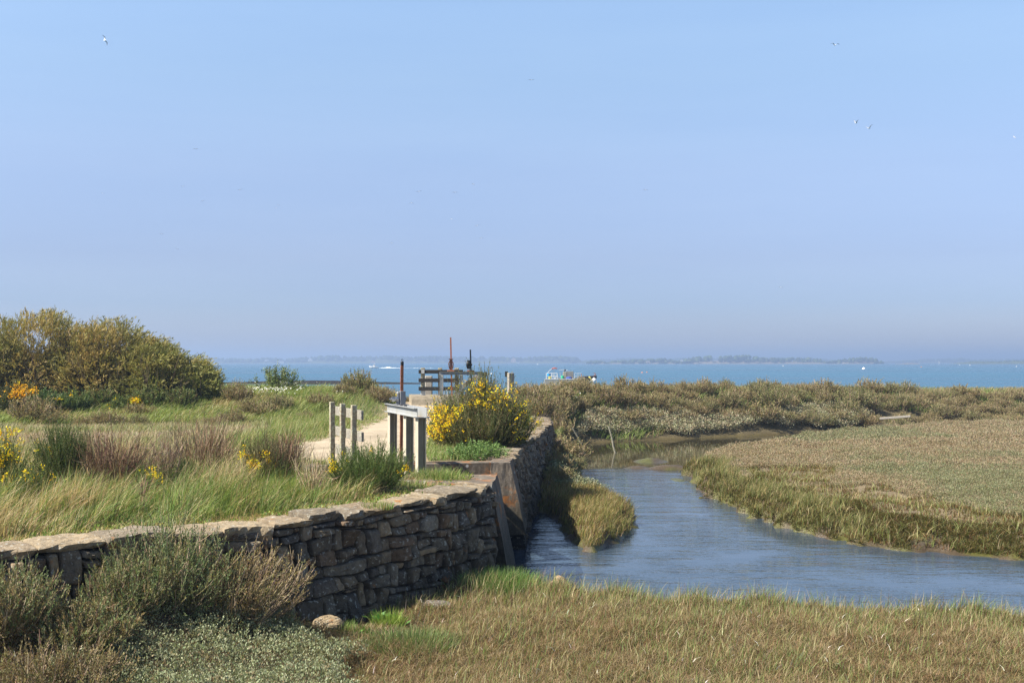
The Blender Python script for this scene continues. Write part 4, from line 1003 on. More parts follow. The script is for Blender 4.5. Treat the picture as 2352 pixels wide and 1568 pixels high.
q = scat([(-2.3, 23.9), (-.9, 23.3), (-.8, 24.6), (-2.2, 24.6)], 300); q = q[sd(q[:, 0], q[:, 1], SLAB1) < 0]; n = len(q)
v.blades(lift(q), rng.uniform(.10, .30, n), .014, rng.normal(.2, 1.0, n), rng.uniform(.1, .9, n), pick(n, [(.12, .17, .045), (.17, .21, .06), (.30, .26, .13)], [4, 3, 2]), 3)
tag(v.build('verge_grass', M_GRASS), 'short green grass along the gravel path and beside the outlet', 'grass', kind='stuff')

# dry meadow at mid left
v = Veg(); MD = [(-5.5, 29), (-9, 34), (-9, 41), (-9.5, 49), (-26, 50), (-26, 22), (-14, 26)]
q = scat(MD, 210, 26, 1.1); ps = sd(q[:, 0], q[:, 1], PATH); q = q[ps < -.3]; n = len(q); gg = fbm(q[:, 0] * .35, q[:, 1] * .5, 3, 81) + .010 * (q[:, 1] - 36)
gr = rng.uniform(size=n) < np.clip((gg - .42) * 4, .08, .95)
v.blades(lift(q), rng.uniform(.08, .24, n) * np.where(gr, 1.4, .9), .022, rng.normal(.2, 1.2, n), rng.uniform(.2, 1.2, n), np.where(gr[:, None], pick(n, [(.16, .19, .07), (.20, .21, .09), (.27, .24, .13)]), pick(n, [(.30, .235, .165), (.26, .20, .135), (.35, .29, .20)])), 2)
tag(v.build('meadow_grass', M_GRASS), 'dry pinkish meadow grass on the flat behind the left bushes', 'grass', kind='stuff')

# green sea bank at left
v = Veg(); BK = [(-1.5, 57.5), (-7.5, 56.5), (-9.2, 49), (-13, 46.5), (-32, 46), (-34, 63), (-8, 64), (-4, 62.5)]
q = scat(BK, 185); q = q[no_path(q, .2) & ~((q[:, 1] > 56.3) & (q[:, 0] > -5.0))]; n = len(q)
nn = fbm(q[:, 0] * .45, q[:, 1] * .45, 3, 83); n2_ = fbm(q[:, 0] * 1.3, q[:, 1] * 1.3, 2, 84)
dry = rng.uniform(size=n) < np.clip((nn - .47) * 3.2, .08, .8)
v.blades(lift(q), (.16 + .42 * n2_) * rng.uniform(.6, 1.3, n) * np.where(q[:, 0] > -6, .6, 1), .036, rng.normal(.15, .6, n), rng.uniform(.3, 1.2, n), np.where(dry[:, None], pick(n, [(.25, .215, .105), (.20, .165, .075), (.30, .25, .13)]), pick(n, [(.135, .18, .042), (.17, .215, .055), (.105, .145, .04), (.21, .225, .075)], [4, 4, 2, 2])), 2)
tag(v.build('bank_grass', M_GRASS), 'lush green grass on the sea bank behind the left meadow', 'grass', kind='stuff')
# grass under the right hedge
v = Veg(); RB = [(-.8, 61), (1.2, 52), (2, 57), (3.2, 63.5), (6, 64), (14, 70), (24, 78), (42, 84), (50, 104), (36, 95), (4, 74), (0, 67)]
q = scat(RB, 100, 60, 1); n = len(q); nn = fbm(q[:, 0] * .3, q[:, 1] * .3, 3, 85) + .30 * np.exp(-((q[:, 0] - 4.2) / 3.2) ** 2)
dry = rng.uniform(size=n) < np.clip((.60 - nn) * 3.5, .1, .85)
v.blades(lift(q), rng.uniform(.2, .6, n), .045, rng.normal(.15, .8, n), rng.uniform(.2, 1.0, n), np.where(dry[:, None], pick(n, [(.21, .165, .09), (.25, .205, .12), (.15, .12, .065)]), pick(n, [(.13, .185, .045), (.17, .215, .06), (.11, .145, .045)])), 2)
tag(v.build('bank_grass', M_GRASS), 'mixed green and brown grass between the right dyke shrubs', 'grass', kind='stuff')
# scattered white flower heads
v = Veg()
for (a, b, y0, y1, k) in ((560, 660, 890, 897, 50), (1235, 1345, 900, 918, 70), (540, 700, 898, 925, 50), (770, 800, 892, 905, 12)):
    px = rng.uniform(a, b, k); py = rng.uniform(y0, y1, k); d = rng.uniform(54.5, 56.5, k) if a < 1000 else rng.uniform(66, 70, k)
    x = (px - HX) / F * d; q = np.stack([x, d], 1); p = lift(q, .30)
    for _ in range(3): v.leaves(p, rng.normal(size=(k, 3)), .07, .06, pick(k, [(.75, .76, .72)]))
tag(v.build('white_flowers', M_PETAL), 'sprinkled white flower heads in the bank grass', 'flowers', kind='stuff')
# ------------------------------------------------------------------ shrubs and trees
def nrmz(a): return a / (np.linalg.norm(a, axis=-1, keepdims=True) + 1e-9)
def fan(R, ns, H_, W, base=.22, bow=.25, K=6, flat=.55, hvar=(.72, 1.06), wind=0.0):
    """curved stems rising from a small base and spreading over a dome"""
    th = R.uniform(0, PI2, ns); rho = np.sqrt(R.uniform(0, 1, ns))
    tip = np.stack([W * rho * np.cos(th), W * rho * np.sin(th), H_ * (1 - flat * rho ** 2) * R.uniform(*hvar, ns)], 1)
    b = np.stack([tip[:, 0] * base + R.normal(0, .03, ns), tip[:, 1] * base + R.normal(0, .03, ns), np.full(ns, -.06)], 1)
    mid = (b + tip) / 2; mid[:, :2] += (tip[:, :2] - b[:, :2]) * bow; mid[:, 2] -= H_ * .10 * rho; mid += R.normal(0, .05 * H_, (ns, 3))
    tip[:, 0] += wind * tip[:, 2]
    t = np.linspace(0, 1, K)[None, :, None]
    return (1 - t) ** 2 * b[:, None] + 2 * t * (1 - t) * mid[:, None] + t ** 2 * tip[:, None]
def along(paths, k, t0, t1, R):
    n, K, _ = paths.shape; t = R.uniform(t0, t1, (n, k)) * (K - 1); i = np.minimum(t.astype(int), K - 2); f = (t - i)[..., None]
    a = np.take_along_axis(paths, i[..., None], 1); b = np.take_along_axis(paths, i[..., None] + 1, 1)
    return (a * (1 - f) + b * f).reshape(-1, 3), nrmz(b - a).reshape(-1, 3)
def side_twigs(paths, k, t0, t1, ln, R, K=4, spread=.8, droop=0.0):
    p, d = along(paths, k, t0, t1, R); n = len(p)
    e = nrmz(d + R.normal(0, spread, (n, 3))); L = R.uniform(.5, 1.2, n)[:, None] * ln
    t = np.linspace(0, 1, K)[None, :, None]
    up = np.array([0, 0, 1.0]) * (.35 - droop)
    return p[:, None] + e[:, None] * L[:, None] * t + up * (t ** 2) * L[:, None]
def put(root, d, px=None, x=None, z=None, dz=-.03):
    if x is None: x = PX(px, d)
    root.location = (x, d, (float(H(np.array([x]), np.array([d]))[0]) if z is None else z) + dz)
    return root

def seablite(name, H_, W, ns, nl, leaf, seed, fol, fw=None, twigc=((.22, .165, .11), (.30, .235, .165), (.16, .115, .075)), bare=.15, wind=.06, tw=4):
    """seablite: dense upright twigs thickly set with short fleshy leaves"""
    R = np.random.default_rng(seed); root = empty(name)
    st = fan(R, ns, H_, W, flat=.5, hvar=(.62, 1.1), wind=wind); s = Veg(); s.ribbons(st, leaf * .45, leaf * .22, pick(ns, twigc, R=R), R)
    tg = side_twigs(st, tw, .35, .98, H_ * .26, R, 4, .55); s.ribbons(tg, leaf * .3, leaf * .16, pick(len(tg), twigc, R=R), R)
    s.build('stems', M_TWIG, root)
    f = Veg(); live = R.uniform(size=len(tg)) > bare
    p, d = along(tg[live], nl, .05, 1.0, R); n = len(p); c = np.repeat(pick(live.sum(), fol, fw, .13, R), nl, 0) * R.uniform(.8, 1.2, (n, 1))
    f.leaves(p, d + R.normal(0, .48, (n, 3)) + (0, 0, .45), R.uniform(.7, 1.3, n) * leaf * 1.3, leaf * .42, c, R)
    f.build('foliage', M_LEAF, root)
    return root
def broom(name, H_, W, ns, seed, fol, flower=0, fcol=((.80, .50, .012), (.85, .60, .03), (.72, .40, .010)), fsz=.035, leaf=.022, nl=16, tw=5, fz=(.4, 1.0), fside=None, flat=.45, cl=5, fat=.006, base=.18, low=.3, hn=.09):
    """broom: a brush of straight green switches, small leaves, pea flowers near the tips"""
    R = np.random.default_rng(seed); root = empty(name)
    st = fan(R, ns, H_, W, base=base, bow=.12, flat=flat, hvar=(.65, 1.08)); s = Veg(); gc = [(.07, .10, .03), (.10, .12, .04), (.15, .11, .06)]
    s.ribbons(st, fat * 2, fat, pick(ns, gc, R=R), R)
    tg = side_twigs(st, tw, low, .97, H_ * .30, R, 4, .32); s.ribbons(tg, fat * 1.3, fat * .7, pick(len(tg), fol, R=R), R); s.build('stems', M_LEAF, root)
    f = Veg(); p, d = along(tg, nl, .0, 1.0, R); n = len(p)
    f.leaves(p, d + R.normal(0, .6, (n, 3)), R.uniform(.7, 1.3, n) * leaf, leaf * .42, np.repeat(pick(len(tg), fol, None, .14, R), nl, 0), R); f.build('foliage', M_LEAF, root)
    if flower:
        p, d = along(tg, 3, .25, 1.0, R); w = ((p[:, 2] / H_ > fz[0]) & (p[:, 2] / H_ < fz[1]))
        if fside is not None: w &= fside(p / np.array([W, W, H_]), R)
        p = p[w]; hot = fbm(p[:, 0] * 2.2 / max(W, .4) + 5, p[:, 2] * 2.2 + p[:, 1], 2, seed); k = np.argsort(-(hot + R.normal(0, hn, len(p))))[:flower]; p = p[k]
        pp = np.repeat(p, cl, 0) + R.normal(0, fsz * .9, (len(p) * cl, 3)); n = len(pp); fl = Veg()
        c = pick(n, fcol, None, .08, R)
        fl.leaves(pp, R.normal(size=(n, 3)), fsz * R.uniform(.8, 1.3, n), fsz * .8, c, R); fl.leaves(pp, R.normal(size=(n, 3)), fsz, fsz * .7, c, R)
        fl.build('flowers', M_PETAL, root)
    return root
def dead_broom(name, H_, W, ns, seed, cols, tw=7, fat=.008, flat=.35, green=0):
    R = np.random.default_rng(seed); root = empty(name); s = Veg()
    st = fan(R, ns, H_, W, base=.12, bow=.05, flat=flat, hvar=(.6, 1.05)); s.tubes(st[:max(6, ns // 5)], fat * 1.6, fat * .7, pick(max(6, ns // 5), cols, R=R), 4, R); s.ribbons(st, fat * 1.3, fat * .6, pick(ns, cols, R=R), R)
    tg = side_twigs(st, tw, .25, .98, H_ * .34, R, 5, .45); s.ribbons(tg, fat * 1.0, fat * .55, pick(len(tg), cols, None, .3, R), R)
    t2 = side_twigs(tg, 1, .3, .95, H_ * .16, R, 3, .35); s.ribbons(t2, fat * .6, fat * .4, pick(len(t2), cols, R=R), R)
    s.build('twigs', M_TWIG, root)
    if green:
        p, d = along(st, green, .2, .6, R); f = Veg(); p += R.normal(0, .05, p.shape); f.leaves(p, R.normal(size=p.shape), .03, .016, pick(len(p), [(.05, .10, .03), (.08, .13, .04)], R=R), R); f.build('foliage', M_LEAF, root)
    return root

G1 = [(.060, .090, .028), (.08, .115, .034), (.048, .070, .024), (.105, .11, .046)]
DEADC = [(.19, .12, .075), (.14, .088, .055), (.27, .195, .13), (.105, .07, .045)]
# --- on the terrace, left of the gate
def T(d): return ZT - .06
r = broom('broom_bush', 1.22, .62, 190, 1, G1, 14, leaf=.026, nl=20, tw=7, fz=(.2, .9)); put(r, 22.0, 148)
tag(r, 'dark green upright broom bush at left with almost no flowers', 'shrub')
r = broom('broom_bush', 1.15, .55, 120, 2, G1, 300, fsz=.034, fz=(.45, 1.05)); put(r, 21.8, -8)
tag(r, 'broom covered in deep yellow flowers at the left picture edge', 'shrub')
r = broom('broom_bush', .62, .40, 80, 3, G1, 34, fsz=.03, fz=(.4, 1.05)); put(r, 20.2, 62)
tag(r, 'small low broom with a few yellow flowers near the left edge', 'shrub')
r = dead_broom('dead_broom', 1.12, .62, 150, 4, DEADC, 8); put(r, 21.7, 262); tag(r, 'reddish brown leafless broom beside the dark green broom bush', 'dead shrub')
r = broom('broom_bush', .62, .30, 40, 41, G1, 22, fsz=.03, fz=(.5, 1.1)); put(r, 21.0, 330); tag(r, 'small broom sprig with orange yellow flowers inside the dead twigs', 'shrub')
r = dead_broom('dead_broom', 1.02, .42, 60, 5, [(.25, .19, .13), (.20, .14, .09), (.30, .24, .17)], 7, green=30); put(r, 22.8, 372); tag(r, 'thin tangled dead broom with bent twigs between two bigger dead bushes', 'dead shrub')
r = dead_broom('dead_broom', 1.22, .86, 140, 6, [(.20, .135, .085), (.155, .10, .06), (.28, .205, .135)], 6, flat=.30); put(r, 24.0, 468); tag(r, 'wide fan-shaped dead brown broom standing before the meadow', 'dead shrub')
r = broom('broom_bush', .46, .20, 60, 61, [(.045, .09, .03), (.06, .11, .035)], 0, leaf=.03, nl=22); put(r, 23.4, 428); tag(r, 'small dark green bush at the foot of the fan-shaped dead broom', 'shrub')
r = broom('broom_bush', .98, .46, 110, 7, [(.075, .085, .035), (.10, .10, .045), (.13, .10, .06)], 90, fsz=.034, fz=(.25, 1.0), fside=lambda p, R: p[:, 0] < .35); put(r, 23.6, 604); tag(r, 'broom with golden flowers left of the gravel path', 'shrub')
r = dead_broom('dead_broom', .95, .40, 90, 8, DEADC, 7); put(r, 24.2, 662); tag(r, 'dead brown broom at the right of the golden flowering broom', 'dead shrub')
r = broom('broom_bush', .84, .80, 210, 9, [(.062, .10, .028), (.085, .125, .036), (.11, .14, .045)], 46, fsz=.03, leaf=.026, nl=18, tw=7, flat=.35, fz=(.5, 1.05)); put(r, 21.6, 852); tag(r, 'spreading dark green broom in front of the near sluice gate', 'shrub')
r = dead_broom('dead_stalks', .85, .42, 46, 10, [(.34, .27, .17), (.28, .21, .13), (.40, .33, .22)], 4, fat=.007, flat=.2); put(r, 21.4, 716); tag(r, 'pale dry weed stalks in the grass left of the spreading broom', 'dry stalks')
r = dead_broom('dead_stalks', .62, .12, 9, 102, [(.13, .09, .06), (.18, .12, .08)], 2, fat=.012, flat=.1); put(r, 18.9, 333 - 0); tag(r, 'single dark dead stem leaning in the tall terrace grass', 'dry stalks')
# --- big broom by the path
r = broom('broom_bush', 1.92, 1.52, 520, 12, [(.07, .09, .032), (.095, .11, .038), (.125, .125, .055), (.14, .11, .062)], 1000, fsz=.045, leaf=.05, nl=15, tw=8, flat=.72, fz=(.14, 1.05), cl=4, fat=.009, base=.5, low=.08, hn=.25,
          fside=lambda p, R: (np.hypot(p[:, 0], p[:, 2]) > .66) & ((p[:, 2] > .45) | (p[:, 0] < -.40) | (p[:, 0] > .45)) | (R.uniform(size=len(p)) < .04)); put(r, 33.2, 1104)
tag(r, 'big round broom in full yellow flower between the path and far stone wall', 'shrub')
R_ = np.random.default_rng(77); r = empty('nettle_clump'); s = Veg(); st = fan(R_, 230, .50, .88, base=.75, bow=.05, flat=.45); s.ribbons(st, .014, .008, pick(230, [(.10, .16, .04)], R=R_), R_); s.build('stems', M_LEAF, r)
f = Veg(); p, d = along(st, 20, .2, 1.0, R_); f.leaves(p, R_.normal(size=p.shape) * (1, 1, .5) + (0, 0, .1), R_.uniform(.04, .085, len(p)), .028, pick(len(p), [(.085, .15, .04), (.115, .185, .055), (.15, .21, .08)], R=R_), R_); f.build('foliage', M_LEAF, r)
put(r, 29.2, 1098); tag(r, 'bright green leafy weed clump at the foot of the big flowering broom', 'weeds')
def tuft(px, d, h, w, n, cols, label, z=None, lean=.6, seed=0, name='grass_tuft'):
    R = np.random.default_rng(seed); v = Veg(); a = R.uniform(0, PI2, n); rr = np.sqrt(R.uniform(0, 1, n)) * w
    pos = np.stack([rr * np.cos(a), rr * np.sin(a), np.zeros(n)], 1)
    v.blades(pos, R.uniform(.5, 1.1, n) * h * (1 - .3 * rr / w), R.uniform(.009, .015, n), a + R.normal(0, .7, n), R.uniform(.1, lean, n) * (.4 + rr / w), pick(n, cols, R=R), 4, R=R)
    o = v.build(name, M_GRASS); put(o, d, px, z=z); return tag(o, label, 'grass tuft')
GR = [(.11, .185, .04), (.15, .23, .055), (.085, .14, .035), (.20, .25, .085)]
tuft(1010, 23.9, .40, .52, 700, GR + [(.30, .27, .13)], 'round tuft of long grass on the terrace right of the near gate columns', seed=1)
tuft(1150, 20.2, .44, .72, 2300, [(.085, .16, .04), (.11, .19, .05), (.07, .125, .035)], 'dense dark green grass patch at the water end of the stone wall', seed=2)
tuft(945, 15.9, .30, .66, 1500, [(.08, .13, .04), (.11, .155, .05), (.15, .165, .07)], 'low green grass patch in the brown front marsh', seed=3)
tuft(893, 17.4, .42, .24, 360, [(.17, .26, .04), (.22, .30, .06), (.12, .19, .03)], 'bright yellow-green grass tuft at the foot of the stone wall', seed=4)
tuft(790, 16.9, .24, .34, 300, GR, 'green grass tuft beside the tan boulder', seed=5)
tuft(868, 19.05, .20, .26, 200, GR + [(.30, .27, .13), (.26, .22, .10)], 'grass tuft on the wall edge below the spreading broom', z=ZT, seed=6)
R_ = np.random.default_rng(78); v = Veg(); n = 60; v.leaves(np.stack([R_.normal(0, .16, n), R_.normal(0, .1, n), R_.uniform(0, .14, n)], 1), R_.normal(size=(n, 3)) * (1, 1, .4) + (0, 0, .7), .13, .06, pick(n, [(.07, .17, .035), (.10, .22, .05)], R=R_), R_)
tag(put(v.build('dock_plant', M_LEAF), 17.6, 872), 'small broad-leaved green plant under the shaded stone wall', 'plant')
R_ = np.random.default_rng(79); v = Veg(); n = 90; v.leaves(np.stack([R_.normal(0, .2, n), R_.normal(0, .1, n), R_.uniform(0, .12, n)], 1), R_.normal(size=(n, 3)) * (1, 1, .4) + (0, 0, .6), .09, .05, pick(n, [(.10, .20, .035), (.14, .25, .05)], R=R_), R_)
tag(put(v.build('dock_plant', M_LEAF), 16.6, 822), 'light green leafy plant at the right of the tan boulder', 'plant')

# --- seablite in the foreground
SB1 = [(.15, .195, .085), (.185, .22, .105), (.12, .165, .075), (.20, .195, .082)]
SB2 = [(.205, .17, .08), (.235, .19, .095), (.17, .165, .075), (.18, .135, .075)]
r = seablite('seablite_bush', 1.22, .98, 280, 28, .028, 21, SB1, tw=8, wind=.02); put(r, 15.7, 385, dz=-.05); tag(r, 'tall grey-green seablite bush hiding part of the stone wall', 'shrub')
r = seablite('seablite_bush', .98, .82, 210, 18, .027, 22, SB2 + [(.25, .20, .06)], bare=.4, wind=.35, tw=7); put(r, 15.9, 548); tag(r, 'yellow-brown half bare seablite bush leaning right against the stone wall', 'shrub')
r = seablite('seablite_bush', .80, .72, 230, 22, .028, 23, SB2[:3] + SB1[:2], tw=7); put(r, 13.7, 2); tag(r, 'brown-green seablite bush at the left picture edge under the wall', 'shrub')
r = seablite('seablite_bush', .50, .66, 200, 20, .027, 24, SB1[:2] + SB2, tw=7); put(r, 13.9, 190); tag(r, 'low olive seablite bush in front of the shaded wall at lower left', 'shrub')
r = seablite('seablite_bush', .62, .85, 200, 20, .026, 25, SB2, bare=.25, tw=7); put(r, 12.7, 120); tag(r, 'brown seablite bush lowest in the left corner', 'shrub')
r = seablite('seablite_bush', .66, .62, 150, 20, .026, 26, SB1 + SB2[:1], tw=6); put(r, 14.9, 290); tag(r, 'small seablite bush before the tall grey-green seablite', 'shrub')
tuft(165, 12.9, .55, .3, 60, [(.38, .31, .18), (.32, .25, .14), (.24, .22, .10)], 'thin dry grass stems among the left foreground seablite', seed=8, lean=.9)

# --- seablite on the banks: variants copied
def variants(k, seed, fol, bare, Hh=1.0, W=.85):
    out = []
    for i in range(k):
        out.append(seablite('seablite_bush', Hh * (1 + .12 * (i % 3 - 1)), W * (1 + .1 * ((i + 1) % 3 - 1)), 80, 10, .058, seed + i, fol, bare=bare, tw=7))
    return out
FB = [(.225, .195, .09), (.185, .175, .07), (.265, .22, .11), (.20, .20, .085), (.24, .18, .095)]
FG = [(.17, .18, .07), (.205, .205, .085), (.145, .155, .062), (.23, .205, .10)]
VB = variants(4, 100, FB, .12); VG = variants(3, 120, FG, .06)
used = {}
def sow(proto, x, y, s, sz, label, group=None, rz=None):
    k = id(proto)
    o = proto if k not in used else copy_tree(proto); used[k] = 1
    o.location = (x, y, float(H(np.array([x]), np.array([y]))[0]) - .05); o.rotation_euler = (0, 0, rng.uniform(0, PI2) if rz is None else rz); o.scale = (s, s, sz)
    tag(o, label, 'shrub'); 
    if group: o['group'] = group
    elif 'group' in o: del o['group']
    return o
# right dyke: crest row, slope rows, then the toe above the pool
R_ = np.random.default_rng(5); spots = []
tries = 0
while tries < 6000 and len(spots) < 190:
    tries += 1; px = R_.uniform(1205, 2440); f = R_.uniform(0, 1)
    x_ = PX(px, 72); yc = float(dyke_yc(x_)); w_ = np.interp(x_, [0, 1, 3, 40], [8.5, 8, 7.2, 11]); y = yc + .5 - f * (w_ - .3) * (.82 if px < 2050 else 1)
    x = (px - HX) / F * y
    if px < 1300 and y < 60 + (px - 1205) * .02 and x < 2.0: continue
    if 1215 < px < 1430 and .14 < f < .68 and R_.uniform() < .93: continue           # green grassy gap
    if px > 2050 and f > .72 and R_.uniform() < .7: continue
    s = R_.uniform(.75, 1.45) * (1.1 if f < .25 else 1.0) * (1.15 if 1700 < px < 2030 and f > .4 else 1)
    if any((x - a) ** 2 + ((y - b) * .8) ** 2 < (.50 * (s + c_)) ** 2 for a, b, c_, _, _ in spots): continue
    spots.append((x, y, s, f, px))
for x, y, s, f, px in spots:
    green = R_.uniform() < (.65 if 1700 < px < 2030 and f > .3 else .22)
    pr = (VG if green else VB)[R_.integers(3 if green else 4)]
    sz = s * R_.uniform(.62, .95) * ((.74 if px < 1650 else R_.uniform(.8, 1.25)) if f < .3 else 1.0) * (.8 if px > 2010 else 1) * (.95 if f < .35 and 1225 < px < 1400 else 1)
    if green: lab, grp = 'olive green seablite bush in the hedge along the right dyke', 'olive green bushes of the right hedge'
    else: lab, grp = 'brown seablite bush in the hedge along the right dyke', 'brown bushes of the right hedge'
    sow(pr, x, y, s, sz, lab, grp)
def one(pr, px, d, s, sz, label): return sow(pr, PX(px, d), d, s, sz, label)
one(VB[0], 1278, 61.5, 1.25, 1.4, 'rounded red-brown seablite bush on the bank left of the pool stakes')
one(VB[2], 1235, 50.5, 1.2, 1.1, 'brown seablite bush behind the end of the far stone wall')
one(VG[1], 1262, 56.0, 1.1, .9, 'olive seablite bush at the head of the pool')
one(VB[1], 1302, 43.6, 1.15, .85, 'brown seablite bush half in the shadow of the far stone wall')
one(VG[0], 1312, 42.6, .8, .55, 'small dark seablite bush hanging over the creek')
one(VB[3], 1262, 40.0, .9, .8, 'seablite bush in deep shade at the foot of the far wall')
one(VG[2], 1282, 37.2, .8, .45, 'low seablite bush in shade above the islet')
# left bank
for (px, d, k, s, sz, lab) in (
    (80, 47.6, VB[1], 1.25, 1.15, 'round brown seablite bush on the left sea bank'), (120, 47.0, VB[3], .9, .6, 'low brown seablite bush right of the round brown one'),
    (250, 46.2, VB[2], 1.0, .55, 'greyish brown low bush at the foot of the left bank'), (315, 46.0, VG[0], .7, .5, 'dark little seablite bush at the foot of the left bank'),
    (208, 46.4, VB[0], .9, .5, 'flat grey-brown bush at the meadow edge'), (546, 53.5, VB[1], .9, 1.0, 'brown bush on the bank below the hawthorn'),
    (595, 50.5, VB[3], 1.15, .8, 'dull brown bush on the bank left of the path bend'), (640, 51.5, VG[2], 1.0, .7, 'olive brown bush on the bank left of the reddish one'),
    (532, 47.0, VB[2], .8, .55, 'small brown bush low on the bank near the dead fan broom'), (505, 46.6, VB[0], .8, .5, 'small faded bush at the foot of the bank before the hawthorn'),
    (735, 52.5, VB[0], .75, .85, 'reddish brown bush on the bank above the wooden fence'), (825, 57.0, VG[0], 1.25, 1.2, 'large olive seablite bush on the crest left of the rusty rack'),
    (868, 56.0, VB[1], .95, .8, 'brown seablite bush just left of the near gate gear box'), (790, 55.5, VB[3], .8, .7, 'pale brown bush left of the large olive one'),
    (700, 48.0, VB[2], .55, .4, 'tiny dark bush on the grassy bank above the path'), (322, 50.5, VB[3], 1.0, .6, 'brown patch of seablite halfway up the left bank'),
    (985, 60.8, VG[1], .55, .5, 'small green bush behind the far tarred fence'), (942, 60.0, VB[0], .5, .4, 'small brown bush at the left of the far slab'),
    (1130, 59.2, VB[3], 1.0, .62, 'dry grassy bush right of the far gate columns'), (1090, 59.0, VB[1], .9, .55, 'dry bush under the sloping plank'),
    (1205, 60.0, VB[2], 1.0, .7, 'brown bush right of the lone timber post'), (915, 57.8, VG[2], .3, .55, 'slim little bush on the crest right of the gear box')):
    one(k, px, d, s, sz, lab)

# --- tamarisks: many feathery plumes over a branching frame
def tamarisk(name, H_, W, npl, seed, cols, wts, label, px, d, lobes):
    R = np.random.default_rng(seed); root = empty(name); s = Veg()
    st = fan(R, 34, H_ * .93, W * .85, base=.14, bow=.10, K=8, flat=.42, hvar=(.7, 1.0)); s.tubes(st, .045, .010, pick(34, [(.10, .075, .055), (.13, .10, .075)], R=R), 5, R)
    tg = side_twigs(st, 9, .3, 1.0, H_ * .2, R, 5, .5); s.ribbons(tg, .02, .008, pick(len(tg), [(.12, .09, .06)], R=R), R); s.build('trunk', M_TWIG, root)
    C = []
    for (lx, lz, rx, rz, wgt) in lobes:
        k = int(npl * wgt); dd = nrmz(R.normal(size=(k, 3))); rr = R.uniform(.30, 1.0, k) ** .45
        lump = 1 + .46 * (fbm(dd[:, 0] * 2.3 + lx * 3, dd[:, 2] * 2.3 + dd[:, 1] * 1.7, 3, seed) - .5) * 2
        C.append(np.stack([(lx + dd[:, 0] * rx * rr * lump) * W, dd[:, 1] * rx * W * .85 * rr * lump, (lz + dd[:, 2] * rz * rr * lump) * H_], 1))
    C = np.concatenate(C); C = C[C[:, 2] > .03 * H_]; gap_ = fbm(C[:, 0] * 1.5 + 7, C[:, 2] * 1.7 + C[:, 1] * 1.3, 3, seed + 9); C = C[gap_ > .30]; n = len(C)
    out = nrmz(C - np.array([0, 0, H_ * .25])) ; e = nrmz(out * .8 + np.array([.15, 0, .55]) + R.normal(0, .35, (n, 3)))
    L = (R.uniform(.28, .62, n) + .35 * (R.uniform(size=n) < .12))[:, None, None]; t = np.linspace(0, 1, 5)[None, :, None]
    pl = C[:, None] - e[:, None] * L * .4 + e[:, None] * L * t + np.array([.12, 0, -.16]) * L * t ** 2
    f = Veg(); hue = fbm(C[:, 0] * .9, C[:, 2] * 1.1 + C[:, 1] * .7, 3, seed + 3)
    base = pick(n, cols, wts, .10, R); base = base * (1 - sstep(.46, .62, hue)[:, None] * .45) + np.array([.13, .17, .045]) * sstep(.46, .62, hue)[:, None] * .45
    k = 10; p, dv = along(pl, k, 0, 1, R); cc = np.repeat(base, k, 0) * R.uniform(.8, 1.2, (n * k, 1))
    f.leaves(p, dv * 1.2 + R.normal(0, .42, (n * k, 3)), R.uniform(.10, .22, n * k), .034, cc, R)
    f.ribbons(pl, .02, .008, base * .8, R); f.build('crown', M_LEAF, root)
    put(root, d, px, dz=-.15); return tag(root, label, 'tree')
TC = [(.30, .235, .085), (.265, .22, .075), (.215, .205, .068), (.35, .27, .115)]; TW = [4, 3, 2, 2]
tamarisk('tamarisk', 4.25, 3.9, 6400, 201, TC, TW, 'tallest golden olive tamarisk at the far left of the dyke', 95, 55.5, [(-.05, .55, .62, .46, .5), (-.55, .38, .50, .36, .25), (.45, .36, .5, .36, .25), (0, .24, .8, .26, .25)])
tamarisk('tamarisk', 3.75, 3.5, 5800, 202, TC, TW, 'middle tamarisk with two pointed tufts right of the tallest', 256, 55.0, [(-.05, .55, .58, .45, .45), (.5, .42, .5, .36, .3), (-.5, .40, .48, .36, .25), (0, .24, .8, .26, .25)])
tamarisk('tamarisk', 2.85, 2.7, 4200, 203, [(.27, .235, .08), (.235, .215, .07), (.18, .185, .058)], [3, 3, 2], 'lower tamarisk sloping down towards the water', 372, 54.5, [(-.1, .54, .62, .46, .6), (.5, .40, .48, .34, .4), (0, .24, .8, .26, .25)])
tamarisk('tamarisk', 1.55, 1.15, 1300, 204, [(.29, .265, .085), (.235, .235, .072)], None, 'smallest tamarisk at the right end of the row', 456, 54.0, [(0, .5, .75, .5, 1)])
tamarisk('tamarisk', 3.1, 2.4, 2600, 205, TC, TW, 'tamarisk cut by the left picture edge', -30, 54.5, [(0, .52, .7, .46, 1)])
# --- under the tamarisks
r = broom('gorse_bush', 1.15, 1.0, 120, 220, [(.075, .095, .03), (.11, .10, .05)], 330, fcol=((.66, .36, .02), (.74, .45, .03), (.58, .30, .02)), fsz=.075, leaf=.09, nl=9, tw=6, fz=(.55, 1.1), cl=4, fat=.02); put(r, 51.0, 34); tag(r, 'gorse with dense orange yellow blossom under the left tamarisk', 'shrub')
r = broom('bramble_bush', .95, .9, 110, 221, [(.05, .085, .026), (.07, .11, .034), (.10, .13, .05)], 0, leaf=.12, nl=10, tw=6, fat=.016); put(r, 50.8, 108); tag(r, 'dark green bramble bush right of the orange gorse', 'shrub')
r = broom('broom_bush', .9, .9, 110, 222, [(.07, .105, .03), (.10, .13, .04)], 16, fsz=.07, leaf=.08, nl=10, tw=6, fat=.016); put(r, 51.0, 168); tag(r, 'green broom below the tallest tamarisk with few flowers', 'shrub')
r = broom('broom_bush', .62, .75, 90, 223, [(.08, .11, .03), (.11, .14, .045)], 60, fsz=.07, leaf=.08, nl=9, tw=5, fat=.016); put(r, 51.5, 285); tag(r, 'low broom with bright yellow flowers under the middle tamarisk', 'shrub')
